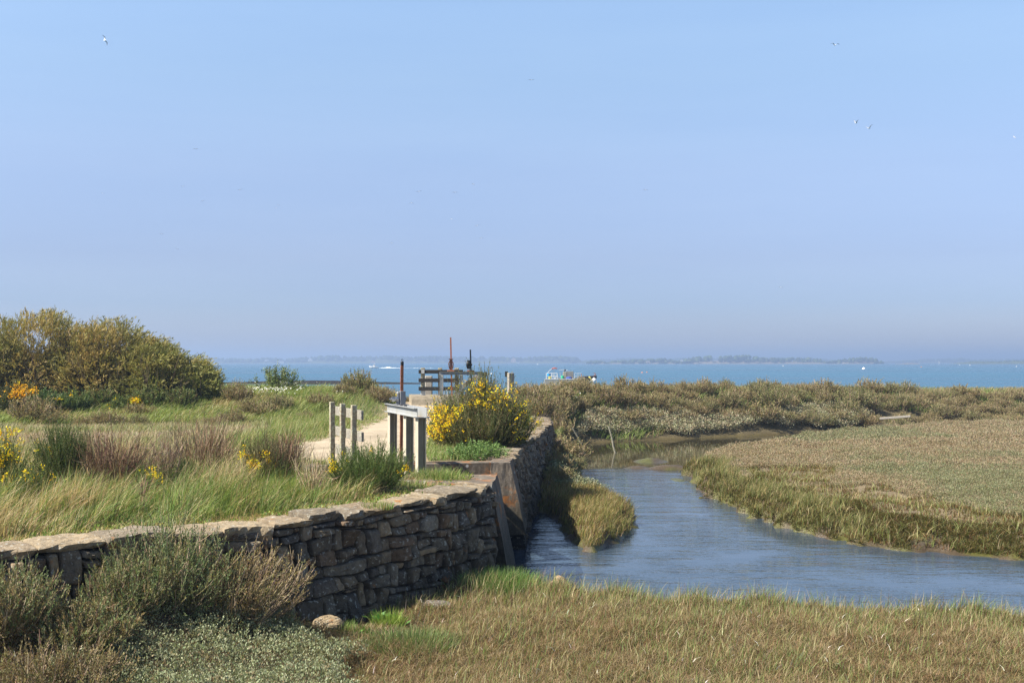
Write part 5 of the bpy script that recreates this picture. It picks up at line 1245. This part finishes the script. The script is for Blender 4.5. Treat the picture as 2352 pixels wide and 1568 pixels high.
for (px, s, lab) in ((225, .8, 'green undergrowth bush between the two tallest tamarisks'), (345, .9, 'green undergrowth bush below the sloping tamarisk'), (415, .8, 'green undergrowth bush near the smallest tamarisk')):
    r = broom('broom_bush', 1.0 * s, .95 * s, 100, int(px), [(.09, .125, .035), (.12, .145, .045), (.15, .13, .06)], 0, leaf=.09, nl=9, tw=5, fat=.016); put(r, 52.3, px); tag(r, lab, 'shrub')
# --- hawthorn on the crest
R_ = np.random.default_rng(9); r = empty('hawthorn'); s = Veg()
st = fan(R_, 26, 1.15, 1.25, base=.10, bow=.1, K=7, flat=.55, hvar=(.55, 1.15)); s.tubes(st, .035, .010, pick(26, [(.12, .095, .07)], R=R_), 5, R_); tg = side_twigs(st, 8, .35, 1.0, .42, R_, 4, .7); s.ribbons(tg, .018, .008, pick(len(tg), [(.12, .095, .07)], R=R_), R_); s.build('trunk', M_TWIG, r)
f = Veg(); p, d = along(tg, 26, .1, 1.0, R_); p += R_.normal(0, .05, p.shape); f.leaves(p, R_.normal(size=p.shape), R_.uniform(.05, .09, len(p)), .05, pick(len(p), [(.10, .145, .04), (.14, .19, .06), (.075, .11, .032), (.2, .22, .1)], R=R_), R_); f.build('crown', M_LEAF, r)
fl = Veg(); p, d = along(tg, 6, .4, 1.0, R_); p = p[(p[:, 2] < .55)][:260]; fl.leaves(p + R_.normal(0, .05, p.shape), R_.normal(size=p.shape), .075, .06, pick(len(p), [(.72, .74, .66)], R=R_), R_); fl.build('blossom', M_PETAL, r)
put(r, 57.5, 632); tag(r, 'wind-shaped hawthorn with white blossom on the crest before the sea', 'tree')
# ------------------------------------------------------------------ the far shore
M_WOOD = veg_mat('far_foliage', .0, .9, .0)
M_SHORE = solid('far_shore', (.24, .20, .15), .95, bump=0, var=.3, vscale=.02)
M_FIELD = solid('far_field', (.10, .13, .05), .95, bump=0, var=.4, vscale=.02)
def profile(px, pts):
    a = np.array(pts, float); return np.interp(px, a[:, 0], a[:, 1])
def island(name, d, pts, depth, seed, label, tree=9.0, low=0.0, gap=.0, shore=True, field=True):
    """a low shore with a ridge of ground behind, and the wood growing on it as crowns"""
    p0, p1 = pts[0][0], pts[-1][0]; s_ = d / F
    xs = np.linspace(PX(p0, d), PX(p1, d), 140); ts = np.linspace(0, 1, 9)
    A, T = np.meshgrid(xs, ts, indexing='ij'); pxs = HX + A * F / d
    hh = np.maximum(0, np.minimum(profile(pxs, pts) - .9 * tree, .30 * profile(pxs, pts) if not field else 99))
    ed = np.clip(np.minimum(A - xs[0], xs[-1] - A) / (20 * s_), 0, 1)
    Z = -1 + (2.2 + hh * np.sin(np.clip(T, 0, 1) * math.pi) ** .8) * (.2 + .8 * ed) * sstep(0, .12, T) * sstep(1, .85, T)
    Y = d + T * depth + (fbm(A * .004, A * 0, 3, seed) - .5) * 120 * (1 - T)
    i = np.arange(A.size).reshape(A.shape); Q = np.stack([i[:-1, :-1], i[1:, :-1], i[1:, 1:], i[:-1, 1:]], -1).reshape(-1, 4)
    mesh = mesh_np(name, np.stack([A, Y, Z], -1).reshape(-1, 3), Q, None, M_SHORE if not field else M_FIELD, smooth=True); tag(mesh, kind='structure')
    R = np.random.default_rng(seed); n = int((xs[-1] - xs[0]) * 2.0 / tree * 3.2); x = R.uniform(xs[0] + 5, xs[-1] - 5, n); px = HX + x * F / d
    g = fbm(x / (tree * 5), x * 0, 3, seed + 4); top = profile(px, pts)
    ok = (g > gap) & (top > 2); x, px, top = x[ok], px[ok], top[ok]; n = len(x)
    t = R.uniform(.1, .7, n); y = d + t * depth * .6
    zt = np.minimum(top * R.uniform(.55, 1.08, n), np.maximum(top, 3)); rz = np.minimum(tree * R.uniform(.35, .75, n), np.maximum(zt * .5, 1.5)); rx = tree * R.uniform(.35, .8, n)
    V = []; Q = []
    u = np.linspace(0, PI2, 8)[:-1]; b = 0
    rings = [(0.25, -.95), (.8, -.5), (1.0, .05), (.75, .6), (.3, .92)]
    VV = np.zeros((n, 35, 3))
    for ri, (r_, z_) in enumerate(rings):
        k = R.uniform(.75, 1.2, (n, 7)) * r_
        VV[:, ri * 7:ri * 7 + 7, 0] = x[:, None] + rx[:, None] * k * np.cos(u); VV[:, ri * 7:ri * 7 + 7, 1] = y[:, None] + rx[:, None] * k * np.sin(u); VV[:, ri * 7:ri * 7 + 7, 2] = (zt - rz)[:, None] + rz[:, None] * (z_ + R.normal(0, .12, (n, 7)))
    f = np.array([(a * 7 + k, a * 7 + (k + 1) % 7, a * 7 + 7 + (k + 1) % 7, a * 7 + 7 + k) for a in range(4) for k in range(7)] + [(28, 29, 30, 31), (28, 31, 32, 33), (28, 33, 34, 34)])
    f = f[:-1]
    Qn = (np.arange(n) * 35)[:, None, None] + f[None]
    o = mesh_np('far_wood', VV.reshape(-1, 3), Qn.reshape(-1, 4), np.repeat(pick(n, [(.045, .065, .025), (.06, .08, .03), (.035, .05, .025)], R=R), 35, 0), M_WOOD)
    tag(o, label, 'woodland', kind='stuff'); return o
def hp(d, pts): return [(px, max(0, CAMZ - (py - HY) / F * d)) for px, py in pts]
d = 3700
island('far_coast', d, hp(d, [(400, 822), (480, 821), (560, 823), (610, 820), (660, 823), (690, 817), (760, 814), (800, 818), (860, 814), (930, 818), (1000, 816), (1060, 818), (1100, 817), (1180, 819), (1240, 817), (1300, 817), (1330, 820), (1345, 829), (1400, 830)]), 500, 301, 'hazy blue wooded hills across the bay behind the sluice gates', 12)
d = 4700
island('far_coast', d, hp(d, [(1300, 829), (1380, 824), (1450, 821), (1520, 823), (1600, 820), (1700, 821), (1800, 820), (1860, 819), (1930, 825), (2040, 828), (2080, 829), (2140, 824), (2230, 821), (2260, 825), (2330, 823), (2450, 824)]), 500, 302, 'faintest hazy wooded shore on the right horizon', 12)
d = 2650
island('low_island', d, hp(d, [(1345, 833), (1358, 828), (1385, 827), (1396, 832.5), (1410, 827), (1440, 826), (1500, 823), (1540, 822), (1560, 829), (1568, 826), (1600, 819), (1640, 815), (1690, 816), (1720, 814), (1760, 819), (1800, 822), (1840, 820), (1885, 822), (1900, 829), (1930, 826), (1960, 822), (1990, 819), (2020, 822), (2040, 832)]), 160, 303, 'bluish pine wood on the low island right of the barge', 8, gap=.24, field=False)
d = 2500
island('low_island', d, hp(d, [(2215, 833), (2250, 829), (2300, 829.5), (2340, 827), (2460, 826)]), 120, 304, 'low scrub on the islet at the right horizon', 3, gap=.3)
d = 2300; b = MB(); R = np.random.default_rng(3)
for px, w_, h in ((2066, 9, .8), (2090, 22, 2.2), (2105, 10, 1.2)):
    b.loft([[(PX(px, d) + w_ * k * math.cos(a) * R.uniform(.8, 1.1), d + 5 * k * math.sin(a), z) for a in np.linspace(0, PI2, 11)[:-1]] for k, z in ((1.1, -1), (1, .3 * h), (.7, .8 * h), (.2, h))])
tag(b.build('skerry', M_SHORE), 'low tan rock skerry at the right horizon', 'rock')
# houses on the far shore
M_WHITE = solid('white_render', (.80, .77, .72), .8, bump=0, var=.05); M_SLATE = solid('slate', (.12, .12, .13), .7, bump=0); M_PINK = solid('pink_render', (.62, .46, .36), .8, bump=0, var=.1); M_DARK = solid('window_dark', (.03, .03, .04), .3, bump=0)
def house(px, py, d, w, h, label, gable=True, wall=M_WHITE, rf=M_SLATE, dp=9, rot=0.0):
    x = PX(px, d); z = PZ(py, d); r = empty('house', (x, d, z), rot, label, 'house', None)
    b = MB(); 
    if gable: # gable end towards the water
        pr = [(-w / 2, 0), (w / 2, 0), (w / 2, h * .55), (0, h), (-w / 2, h * .55)]; b.loft([[(a, y, c_) for a, c_ in pr] for y in (0, dp)])
        b.build('wall', wall, r); b = MB()
        for s in (-1, 1): b.hexa([(s * w * .54, -.4, h * .51), (0, -.4, h + .12), (0, dp + .4, h + .12), (s * w * .54, dp + .4, h * .51)], [(s * w * .54, -.4, h * .51 + .3), (0, -.4, h + .45), (0, dp + .4, h + .45), (s * w * .54, dp + .4, h * .51 + .3)])
        b.build('roof', rf, r)
    else:
        b.box((0, dp / 2, h * .3), (w, dp, h * .6)); b.build('wall', wall, r); b = MB()
        b.loft([[(x_, -.4, h * .58), (x_, dp / 2, h), (x_, dp + .4, h * .58)] for x_ in (-w / 2 - .3, w / 2 + .3)]); b.build('roof', rf, r)
    for s in (-1, 1): b = MB(); b.box((s * w * .2, -.03, h * .27), (w * .13, .1, h * .18)); b.build('window', M_DARK, r)
    return r
house(712, 829, 3640, 13, 9.5, 'white gabled house brightest on the hazy hills across the bay')
house(612, 829, 3640, 12, 6.5, 'pale long house left of the bright gabled house on the far shore', False)
house(644, 833.5, 3560, 20, 8, 'wide pale building low by the water on the far shore', False)
house(856, 833.5, 3560, 12, 9, 'pink house on the far shore above the white motor boat', True, M_PINK)
house(1179, 831.5, 3560, 15, 16, 'tall pinkish gabled house on the far shore right of the far gate', True, M_PINK)
house(1190, 833.5, 3540, 9, 5, 'small white house beside the tall pinkish one', False)
house(1168, 835, 3500, 12, 4, 'low white boathouse at the water below the tall pinkish house', False)
house(1489, 832.5, 2640, 7, 5, 'tiny pale house on the low island left part', True, M_PINK)
house(1567, 829, 2640, 5, 4, 'tiny white house on the low island in a gap between trees')

# ------------------------------------------------------------------ boats and buoys
M_HULLW = solid('white_gelcoat', (.80, .79, .76), .35, bump=0, var=.06); M_GLASS = solid('wheelhouse_glass', (.03, .05, .06), .1, bump=0, var=.1)
M_FOAM = solid('foam', (.80, .82, .84), .9, var=.2, vscale=.6, bump=.6, bscale=2)
d = 830; x = PX(859, d)
mb = empty('motor_boat', (x, d, 0), 0, 'small white motor boat with cabin running left across the bay', 'boat')
b = MB(); rings = []
for xx, wd, zk, zd in ((-3.6, .05, 1.0, 1.75), (-2.8, .6, .1, 1.55), (-1.5, 1.05, -.2, 1.3), (.5, 1.15, -.25, 1.15), (3.0, 1.0, -.2, 1.1)):
    rings.append([(xx, -wd, zd), (xx, -wd * .85, (zk + zd) / 2 - .1), (xx, 0, zk), (xx, wd * .85, (zk + zd) / 2 - .1), (xx, wd, zd), (xx, 0, zd + .05)])
b.loft(rings); b.build('hull', M_HULLW, mb)
b = MB(); b.hexa([(-.9, -.7, 1.1), (.9, -.7, 1.1), (.9, .7, 1.1), (-.9, .7, 1.1)], [(-.3, -.6, 2.7), (.8, -.6, 2.7), (.8, .6, 2.7), (-.3, .6, 2.7)]); c_ = b.build('cabin', M_HULLW, mb)
b = MB(); b.box((.25, -.68, 2.15), (.75, .06, .6)); b.build('window', M_GLASS, c_); b = MB(); b.tube([(.5, 0, 2.7), (.5, 0, 4.0)], .05, 6); b.build('mast', M_HULLW, mb)
xs = np.linspace(0, 42, 60); ts = np.linspace(-1, 1, 9); A, T_ = np.meshgrid(xs, ts, indexing='ij'); fade = np.where(A < 12, 1, .75)
Zw = .02 + (.62 * np.exp(-((A - 8) / 5) ** 2) + .28) * (1 - T_ ** 2) * (.25 + 1.3 * fbm(A * 1.1, T_ * 2, 3, 8)) - .22; i = np.arange(A.size).reshape(A.shape)
wk = mesh_np('wake_foam', np.stack([A + 2.6, T_ * (.9 + .05 * A), Zw], -1).reshape(-1, 3), np.stack([i[:-1, :-1], i[1:, :-1], i[1:, 1:], i[:-1, 1:]], -1).reshape(-1, 4), None, M_FOAM, smooth=True); wk.location = (x, d, 0); tag(wk, 'white wake foam trailing behind the motor boat', 'wake', kind='stuff')

M_ALU = solid('weathered_aluminium', (.40, .35, .26), .6, .2, var=.2, vscale=1, bump=.1); M_RAIL = solid('white_rail', (.58, .58, .56), .4, bump=0, var=.05)
def plas(n, c): return solid(n, c, .4, bump=0, var=.1)
M_BLUE = plas('blue_plastic', (.03, .30, .62)); M_GREEN = plas('green_plastic', (.02, .42, .20)); M_YELLOW = plas('yellow_plastic', (.72, .62, .12)); M_NAVY = plas('navy_cover', (.06, .10, .36)); M_RED = plas('red_plastic', (.45, .10, .06)); M_RUBBER = plas('black_rubber', (.03, .028, .027)); M_BROWN = solid('rusty_hull', (.10, .065, .045), .8, bump=.1)
d = 215; S = d / F
bg_ = empty('oyster_barge', (PX(1253, d), d, 0), 0, 'flat aluminium oyster barge moored beyond the right dyke', 'barge')
def bx(n, px0, px1, py0, py1, mat, dep=1.6, y=0.0, par=None):
    b = MB(); x0, x1 = (px0 - 1253) * S, (px1 - 1253) * S; z0, z1 = PZ(py1, d), PZ(py0, d); b.box(((x0 + x1) / 2, y, (z0 + z1) / 2), (x1 - x0, dep, z1 - z0), bev=.04); return b.build(n, mat, par or bg_)
b = MB(); L_ = 64 * 1.45 * S
b.hexa([(0, -1.6, -.2), (L_ - .4, -1.6, -.2), (L_ - .4, 1.6, -.2), (0, 1.6, -.2)], [(-.2, -1.7, PZ(871.2, d)), (L_, -1.7, PZ(871.2, d)), (L_, 1.7, PZ(871.2, d)), (-.2, 1.7, PZ(871.2, d))]); b.build('hull', M_ALU, bg_)
b = MB(); b.box((L_ / 2 - .1, -1.66, PZ(870.2, d)), (L_ + .2, .14, .16)); b.build('gunwale', M_RAIL, bg_)
def rails(px0, px1, y):
    b = MB(); x0, x1 = (px0 - 1253) * S, (px1 - 1253) * S; z0, z1, zm = PZ(871, d), PZ(857, d), PZ(863.5, d)
    for x in np.linspace(x0, x1, 3): b.tube([(x, y, z0), (x, y, z1)], .036, 6)
    for z in (z1, zm): b.tube([(x0, y, z), (x1, y, z)], .034, 6)
    b.build('railing', M_RAIL, bg_)
rails(1255, 1280, -1.5); rails(1255, 1280, 1.4); rails(1319, 1334, -1.5)
bx('wheelhouse', 1301, 1317, 852.5, 870.5, solid('corrugated_box', (.30, .28, .24), .6, .3, var=.3, vscale=9), 1.5); bx('locker', 1293, 1301, 853.5, 870.5, M_ALU, 1.2, -.2)
def cyl(n, px, py0, py1, rpx, mat, y=-.9):
    b = MB(); x = (px - 1253) * S; z0, z1 = PZ(py1, d), PZ(py0, d); r_ = rpx * S; b.tube([(x, y, z0), (x, y, z0 + (z1 - z0) * .5), (x, y, z1 - .04), (x, y, z1)], [r_ * .92, r_, r_ * .95, r_ * .7], 12); o = b.build(n, mat); o.location = bg_.location; return o
tag(cyl('plastic_drum', 1260, 857, 864, 4.6, M_BLUE), 'blue plastic drum at the left end of the oyster barge', 'drum'); tag(cyl('plastic_drum', 1262.5, 864.3, 870.6, 3.8, M_YELLOW, -1.2), 'yellow plastic drum below the blue one on the barge', 'drum'); tag(cyl('plastic_drum', 1291.5, 862, 870.6, 3.6, M_GREEN, -1.2), 'green plastic drum in the middle of the oyster barge', 'drum')
tag(cyl('plastic_drum', 1276, 866, 870.6, 2.8, plas('grey_plastic', (.45, .45, .45))), 'small grey bucket on the oyster barge', 'bucket')
b = MB(); b.loft([[(.0 + (1306 - 1253) * S + k * math.cos(a) * .55, -1.3 + .3 * k * math.sin(a), PZ(870.5, d) + z) for a in np.linspace(0, PI2, 9)[:-1]] for k, z in ((1, 0), (1.05, .25), (.8, .45), (.3, .52))]); o = b.build('tarpaulin', M_NAVY); o.location = bg_.location; tag(o, 'crumpled navy blue tarpaulin on the barge deck', 'tarpaulin')
b = MB(); zr = PZ(846, d); x0 = (1263 - 1253) * S
b.tube([(x0 - .5, 0, PZ(857, d)), (x0 + .1, 0, PZ(849, d)), (x0 + .6, 0, zr)], .05, 6); b.tube([(x0 + .8, .2, PZ(870, d)), (x0 + .8, .2, zr)], .05, 6); b.tube([(x0 + 2.2, .2, PZ(871, d)), (x0 + 1.8, .2, PZ(849, d)), (x0 + 3.4, .2, PZ(850, d))], .05, 6); b.build('frame', M_RAIL, bg_)
b = MB(); b.tube([(x0 + .35, 0, zr - .05), (x0 + .9, 0, zr + .08), (x0 + 1.4, 0, zr - .02)], [.1, .14, .08], 8); b.build('float_rack', M_RED, bg_)
b = MB(); b.ball(((1297.5 - 1253) * S, .2, PZ(850, d)), .2); b.tube([((1297.5 - 1253) * S, .2, PZ(850, d)), ((1297.5 - 1253) * S, .2, PZ(856, d))], .05, 6); b.build('lamp_post', M_RUBBER, bg_)
d2 = 205; S2 = d2 / F
wb = empty('work_boat', (PX(1322, d2), d2, 0), 0, 'dark rusty work boat with upturned bow beside the barge', 'boat')
b = MB(); rings = []
for px, wd, pyb, pyt in ((1322, 1.2, 876, 870), (1330, 1.3, 876, 865.5), (1340, 1.3, 876, 864.0), (1356, 1.2, 874.5, 863.2), (1366, .9, 872, 862.6), (1370.5, .5, 868, 862.4)):
    xx = (px - 1322) * S2; z0, z1 = PZ(pyb, d2), PZ(pyt, d2); rings.append([(xx, -wd, z1), (xx, -wd * .9, (z0 + z1) / 2), (xx, -wd * .5, z0), (xx, wd * .5, z0), (xx, wd * .9, (z0 + z1) / 2), (xx, wd, z1)])
b.loft(rings); b.build('hull', M_BROWN, wb)
b = MB(); b.loft([[(xx, y - .04, z) for y, z in ((-1.33, PZ(866, d2) + o), (-1.36, PZ(870, d2) + o), (-1.2, PZ(874, d2)), (-1.1, PZ(870, d2)))] for xx, o in ((-.1, -.3), (.4, -.05), (1.0, .05), (1.6, .02))]); b.build('bow_tarpaulin', M_ALU, wb)
b = MB(); b.tube([((1364 - 1322) * S2, 0, PZ(863, d2)), ((1368.5 - 1322) * S2, 0, PZ(860, d2)), ((1367 - 1322) * S2, 0, PZ(857.2, d2)), ((1363 - 1322) * S2, 0, PZ(856.6, d2))], [.09, .08, .07, .05], 8); b.build('bow_hook', M_RUST, wb)
b = MB(); b.tube([((1336 - 1322) * S2, 0, PZ(865, d2)), ((1335 - 1322) * S2, 0, PZ(858, d2))], .06, 6); b.build('bollard', M_RUST, wb)
b = MB(); b.tube([((1351 - 1322) * S2, -1.35, PZ(864, d2)), ((1354 - 1322) * S2, -1.38, PZ(867, d2)), ((1357.5 - 1322) * S2, -1.36, PZ(870.5, d2))], [.09, .17, .06], 8); b.build('yellow_float', M_YELLOW, wb)
def buoy(px, py, rm, label, mat=M_HULLW, d=None, name='buoy'):
    d = d or F * CAMZ / (py - HY); b = MB(); b.ball((0, 0, 0), rm, 12, 8, (1, 1, .95)); b.tube([(0, 0, rm * .9), (0, 0, rm * 1.2)], rm * .16, 6); o = b.build(name, mat, None, True); o.location = (PX(px, d), d, PZ(py, d)); return tag(o, label, 'buoy')
buoy(1364.5, 873.5, .47, 'large white mooring buoy at the bow of the dark work boat', d=203)
M_ORANGE = plas('orange_plastic', (.62, .20, .05))
for px, py, rm, lab, mt in ((1984, 847.5, 1.15, 'white buoy alone on the water right of the barge', M_HULLW), (1129, 858.5, .35, 'white buoy on the water between the far gate and the barge', M_HULLW), (1475, 856, .4, 'orange buoy on the water right of the work boat, left one of a pair', M_ORANGE), (1486, 855, .35, 'orange buoy right one of the close pair', M_ORANGE), (1799, 840.3, .8, 'tiny pale buoy before the low island', M_HULLW), (2116, 843.2, .6, 'tiny orange buoy at far right', M_ORANGE), (2204, 838.2, .8, 'tiny white buoy left one near the right horizon', M_HULLW), (2228, 838.8, .8, 'tiny white buoy second near the right horizon', M_HULLW), (2335, 842, .6, 'tiny orange-white buoy at the right edge', M_HULLW), (1235, 836.8, 1.4, 'small white moored boat shape below the far houses', M_HULLW)):
    buoy(px, py, rm, lab, mt)
b = MB(); dd = 2200; b.tube([(0, 0, -1), (0, 0, 5.5)], [.5, .35], 6); o = b.build('beacon', M_HULLW); o.location = (PX(2157, dd), dd, 0); tag(o, 'thin white beacon post near the right horizon', 'beacon')

# ------------------------------------------------------------------ birds
M_BIRD = veg_mat('plumage', .0, .6, .2)
def egret(px, py, d, label):
    b = MB(); b.col = (.80, .79, .76)
    b.tube([(.30, 0, .36), (.16, 0, .40), (0, 0, .45), (-.12, 0, .52), (-.17, 0, .60), (-.13, 0, .70), (-.10, 0, .78), (-.11, 0, .86), (-.15, 0, .90), (-.20, 0, .895), (-.24, 0, .89), (-.36, 0, .875)], [.015, .07, .095, .075, .045, .032, .027, .027, .035, .03, .014, .004], 10)
    n = len(b.C); b.C[-20:] = [(.45, .32, .06)] * 20
    r = empty('egret', (PX(px, d), d, 0), 0, label, 'bird'); b.build('body', M_BIRD, r, True)
    for y in (-.04, .04): b = MB(); b.col = (.05, .05, .05); b.tube([(.03, y, .42), (.05, y, .20), (.02, y, .0), (-.06, y, -.01)], [.018, .012, .011, .008], 6); b.build('leg', M_BIRD, r)
    z = PZ(py, d); r.location.z = z; r.scale = (.95, .95, .95)
egret(729.5 + 0, 886.5, 229, 'white egret standing on the dark mud bank by the sea')
def gull(px, py, w, pose, label, rz=0.0, roll=0.0, pitch=0.0, span=1.0, d=None):
    """one closed surface: a body of eight-sided rings with both wings drawn out of its flanks"""
    up1, up2 = pose
    ys = [-.26, -.22, -.17, -.10, .02, .12, .22, .30]; rr = [.004, .022, .036, .058, .068, .055, .030, .012]
    W, G, K = (.80, .80, .78), (.42, .44, .47), (.05, .05, .06)
    V = []; C = []; Q = []
    for y, r_ in zip(ys, rr):
        for k in range(8):
            a = k * math.pi / 4 + math.pi / 8; V.append((r_ * math.cos(a), y, r_ * .9 * math.sin(a))); C.append((.55, .30, .06) if y < -.25 else (W if math.sin(a) < .5 or y < -.1 else G))
    for i in range(7):
        for k in range(8):
            if i in (3, 4) and k in (7, 3): continue
            j = (k + 1) % 8; Q.append((i * 8 + k, i * 8 + j, i * 8 + 8 + j, i * 8 + 8 + k))
    Q += [tuple(range(7, -1, -1)), tuple(range(56, 64))]
    for sgn, k in ((1, 7), (-1, 3)):
        j = (k + 1) % 8
        loop = [24 + k, 32 + k, 40 + k, 40 + j, 32 + j, 24 + j]           # ring round the open flank
        for (s, ch0, ch1, zz, th, col) in ((.16, -.12, .09, up1 * .13, .012, G), (.28, -.13, .06, up1 * .26, .009, G), (.42, -.07, .06, up1 * .26 + up2 * .14, .006, G), (.55, .02, .09, up1 * .26 + up2 * .27, .003, K)):
            x = sgn * s * span; base = len(V); ym = (ch0 + ch1) / 2
            lo = [(x, ch0, zz - th), (x, ym, zz - th), (x, ch1, zz - th)]; hi = [(x, ch1, zz + th), (x, ym, zz + th), (x, ch0, zz + th)]
            V += (lo + hi) if sgn > 0 else ([(p[0], p[1], 2 * zz - p[2]) for p in lo] + [(p[0], p[1], 2 * zz - p[2]) for p in hi]); C += [col] * 6
            new = list(range(base, base + 6))
            for q in range(6): Q.append((loop[q], loop[(q + 1) % 6], new[(q + 1) % 6], new[q]))
            loop = new
        Q.append(tuple(loop))
    o = mesh_np('gull', np.array(V), Q, np.array(C), M_BIRD, None, False)
    d = d or min(F * 1.1 * span / w, 44 / max(.02, (HY - py) / F) * .98)
    s = d * w / F / (1.1 * span); o.scale = (s, s, s); o.location = P(px, py, d); o.rotation_euler = (pitch, roll, rz); return tag(o, label, 'bird', 'gulls flying over the bay')
gull(241, 93, 24, (.4, -.3), 'banking white gull with one wing down, topmost at upper left', 1.1, 1.0, .2)
gull(1918, 104, 21, (.75, -.2), 'gull with raised curved wings, topmost at upper right', .1, .06)
gull(1966, 283, 17, (1.1, .6), 'white gull with one wing high, upper one of the close right pair', -1.2, .15, .1)
gull(1996, 295, 19, (.9, .5), 'white gull lower right one of the close right pair', -.9, -.1, .1)
gull(2330, 315, 12, (.2, -.2), 'white gull flying near the right picture edge', -1.3, .7, .1)
gull(1220, 184, 14, (.25, -.1), 'lone gliding gull high above the middle of the sky', .2, -.05)
for px, py, w, po, rz, ro, lab in (
    (450, 342, 15, (.05, -.35), 0, 0, 'pale gull with drooped wing tips above the left group'), (420, 428, 11, (.45, .1), .3, -.25, 'gull with one wing raised at left below the pale one'), (551, 436, 13, (.2, -.1), .2, -.25, 'dark winged gull rightmost of the left group'),
    (465, 461, 12, (-.2, -.5), .3, -.3, 'gull with down-bent wings in the left group'), (639, 470, 9, (.1, -.1), .5, .1, 'upper gull of the two tiny ones in the left group'), (634, 478, 9, (.1, -.2), .5, -.2, 'lower gull of the two tiny ones in the left group'),
    (371, 537, 12, (.15, -.1), .1, -.05, 'faint gull low at left'), (407, 571, 9, (-.1, -.3), .4, .2, 'faintest gull lowest at left'), (236, 444, 9, (.1, 0), .2, 0, 'faint tiny gull near the left edge of the sky'),
    (1087, 423, 11, (.05, -.1), .9, .1, 'short-winged white gull highest of the middle group'), (962, 440, 15, (.3, -.1), .2, -.25, 'gull tilted with left wing low in the middle group'), (1045, 442, 15, (.15, -.25), .05, 0, 'level gliding gull at centre of the middle group'),
    (945, 466, 13, (-.25, -.5), .1, 0, 'gull with arched drooping wings in the middle group'), (1037, 503, 11, (.15, -.1), .5, -.25, 'gull left one of the lower middle pair'), (1096, 518, 14, (.2, -.1), .1, -.15, 'gull right one of the lower middle pair'),
    (1105, 547, 11, (.2, .1), .1, 0, 'pale small gull below the middle group'), (900, 558, 10, (.3, .1), .1, .1, 'pale tiny gull lowest of the middle group'), (1482, 436, 14, (.2, -.15), .1, .05, 'single gull right of the middle of the sky'), (1793, 660, 14, (.2, -.15), .1, .12, 'single gull low over the right of the bay')):
    gull(px, py, w, po, lab, rz, ro)
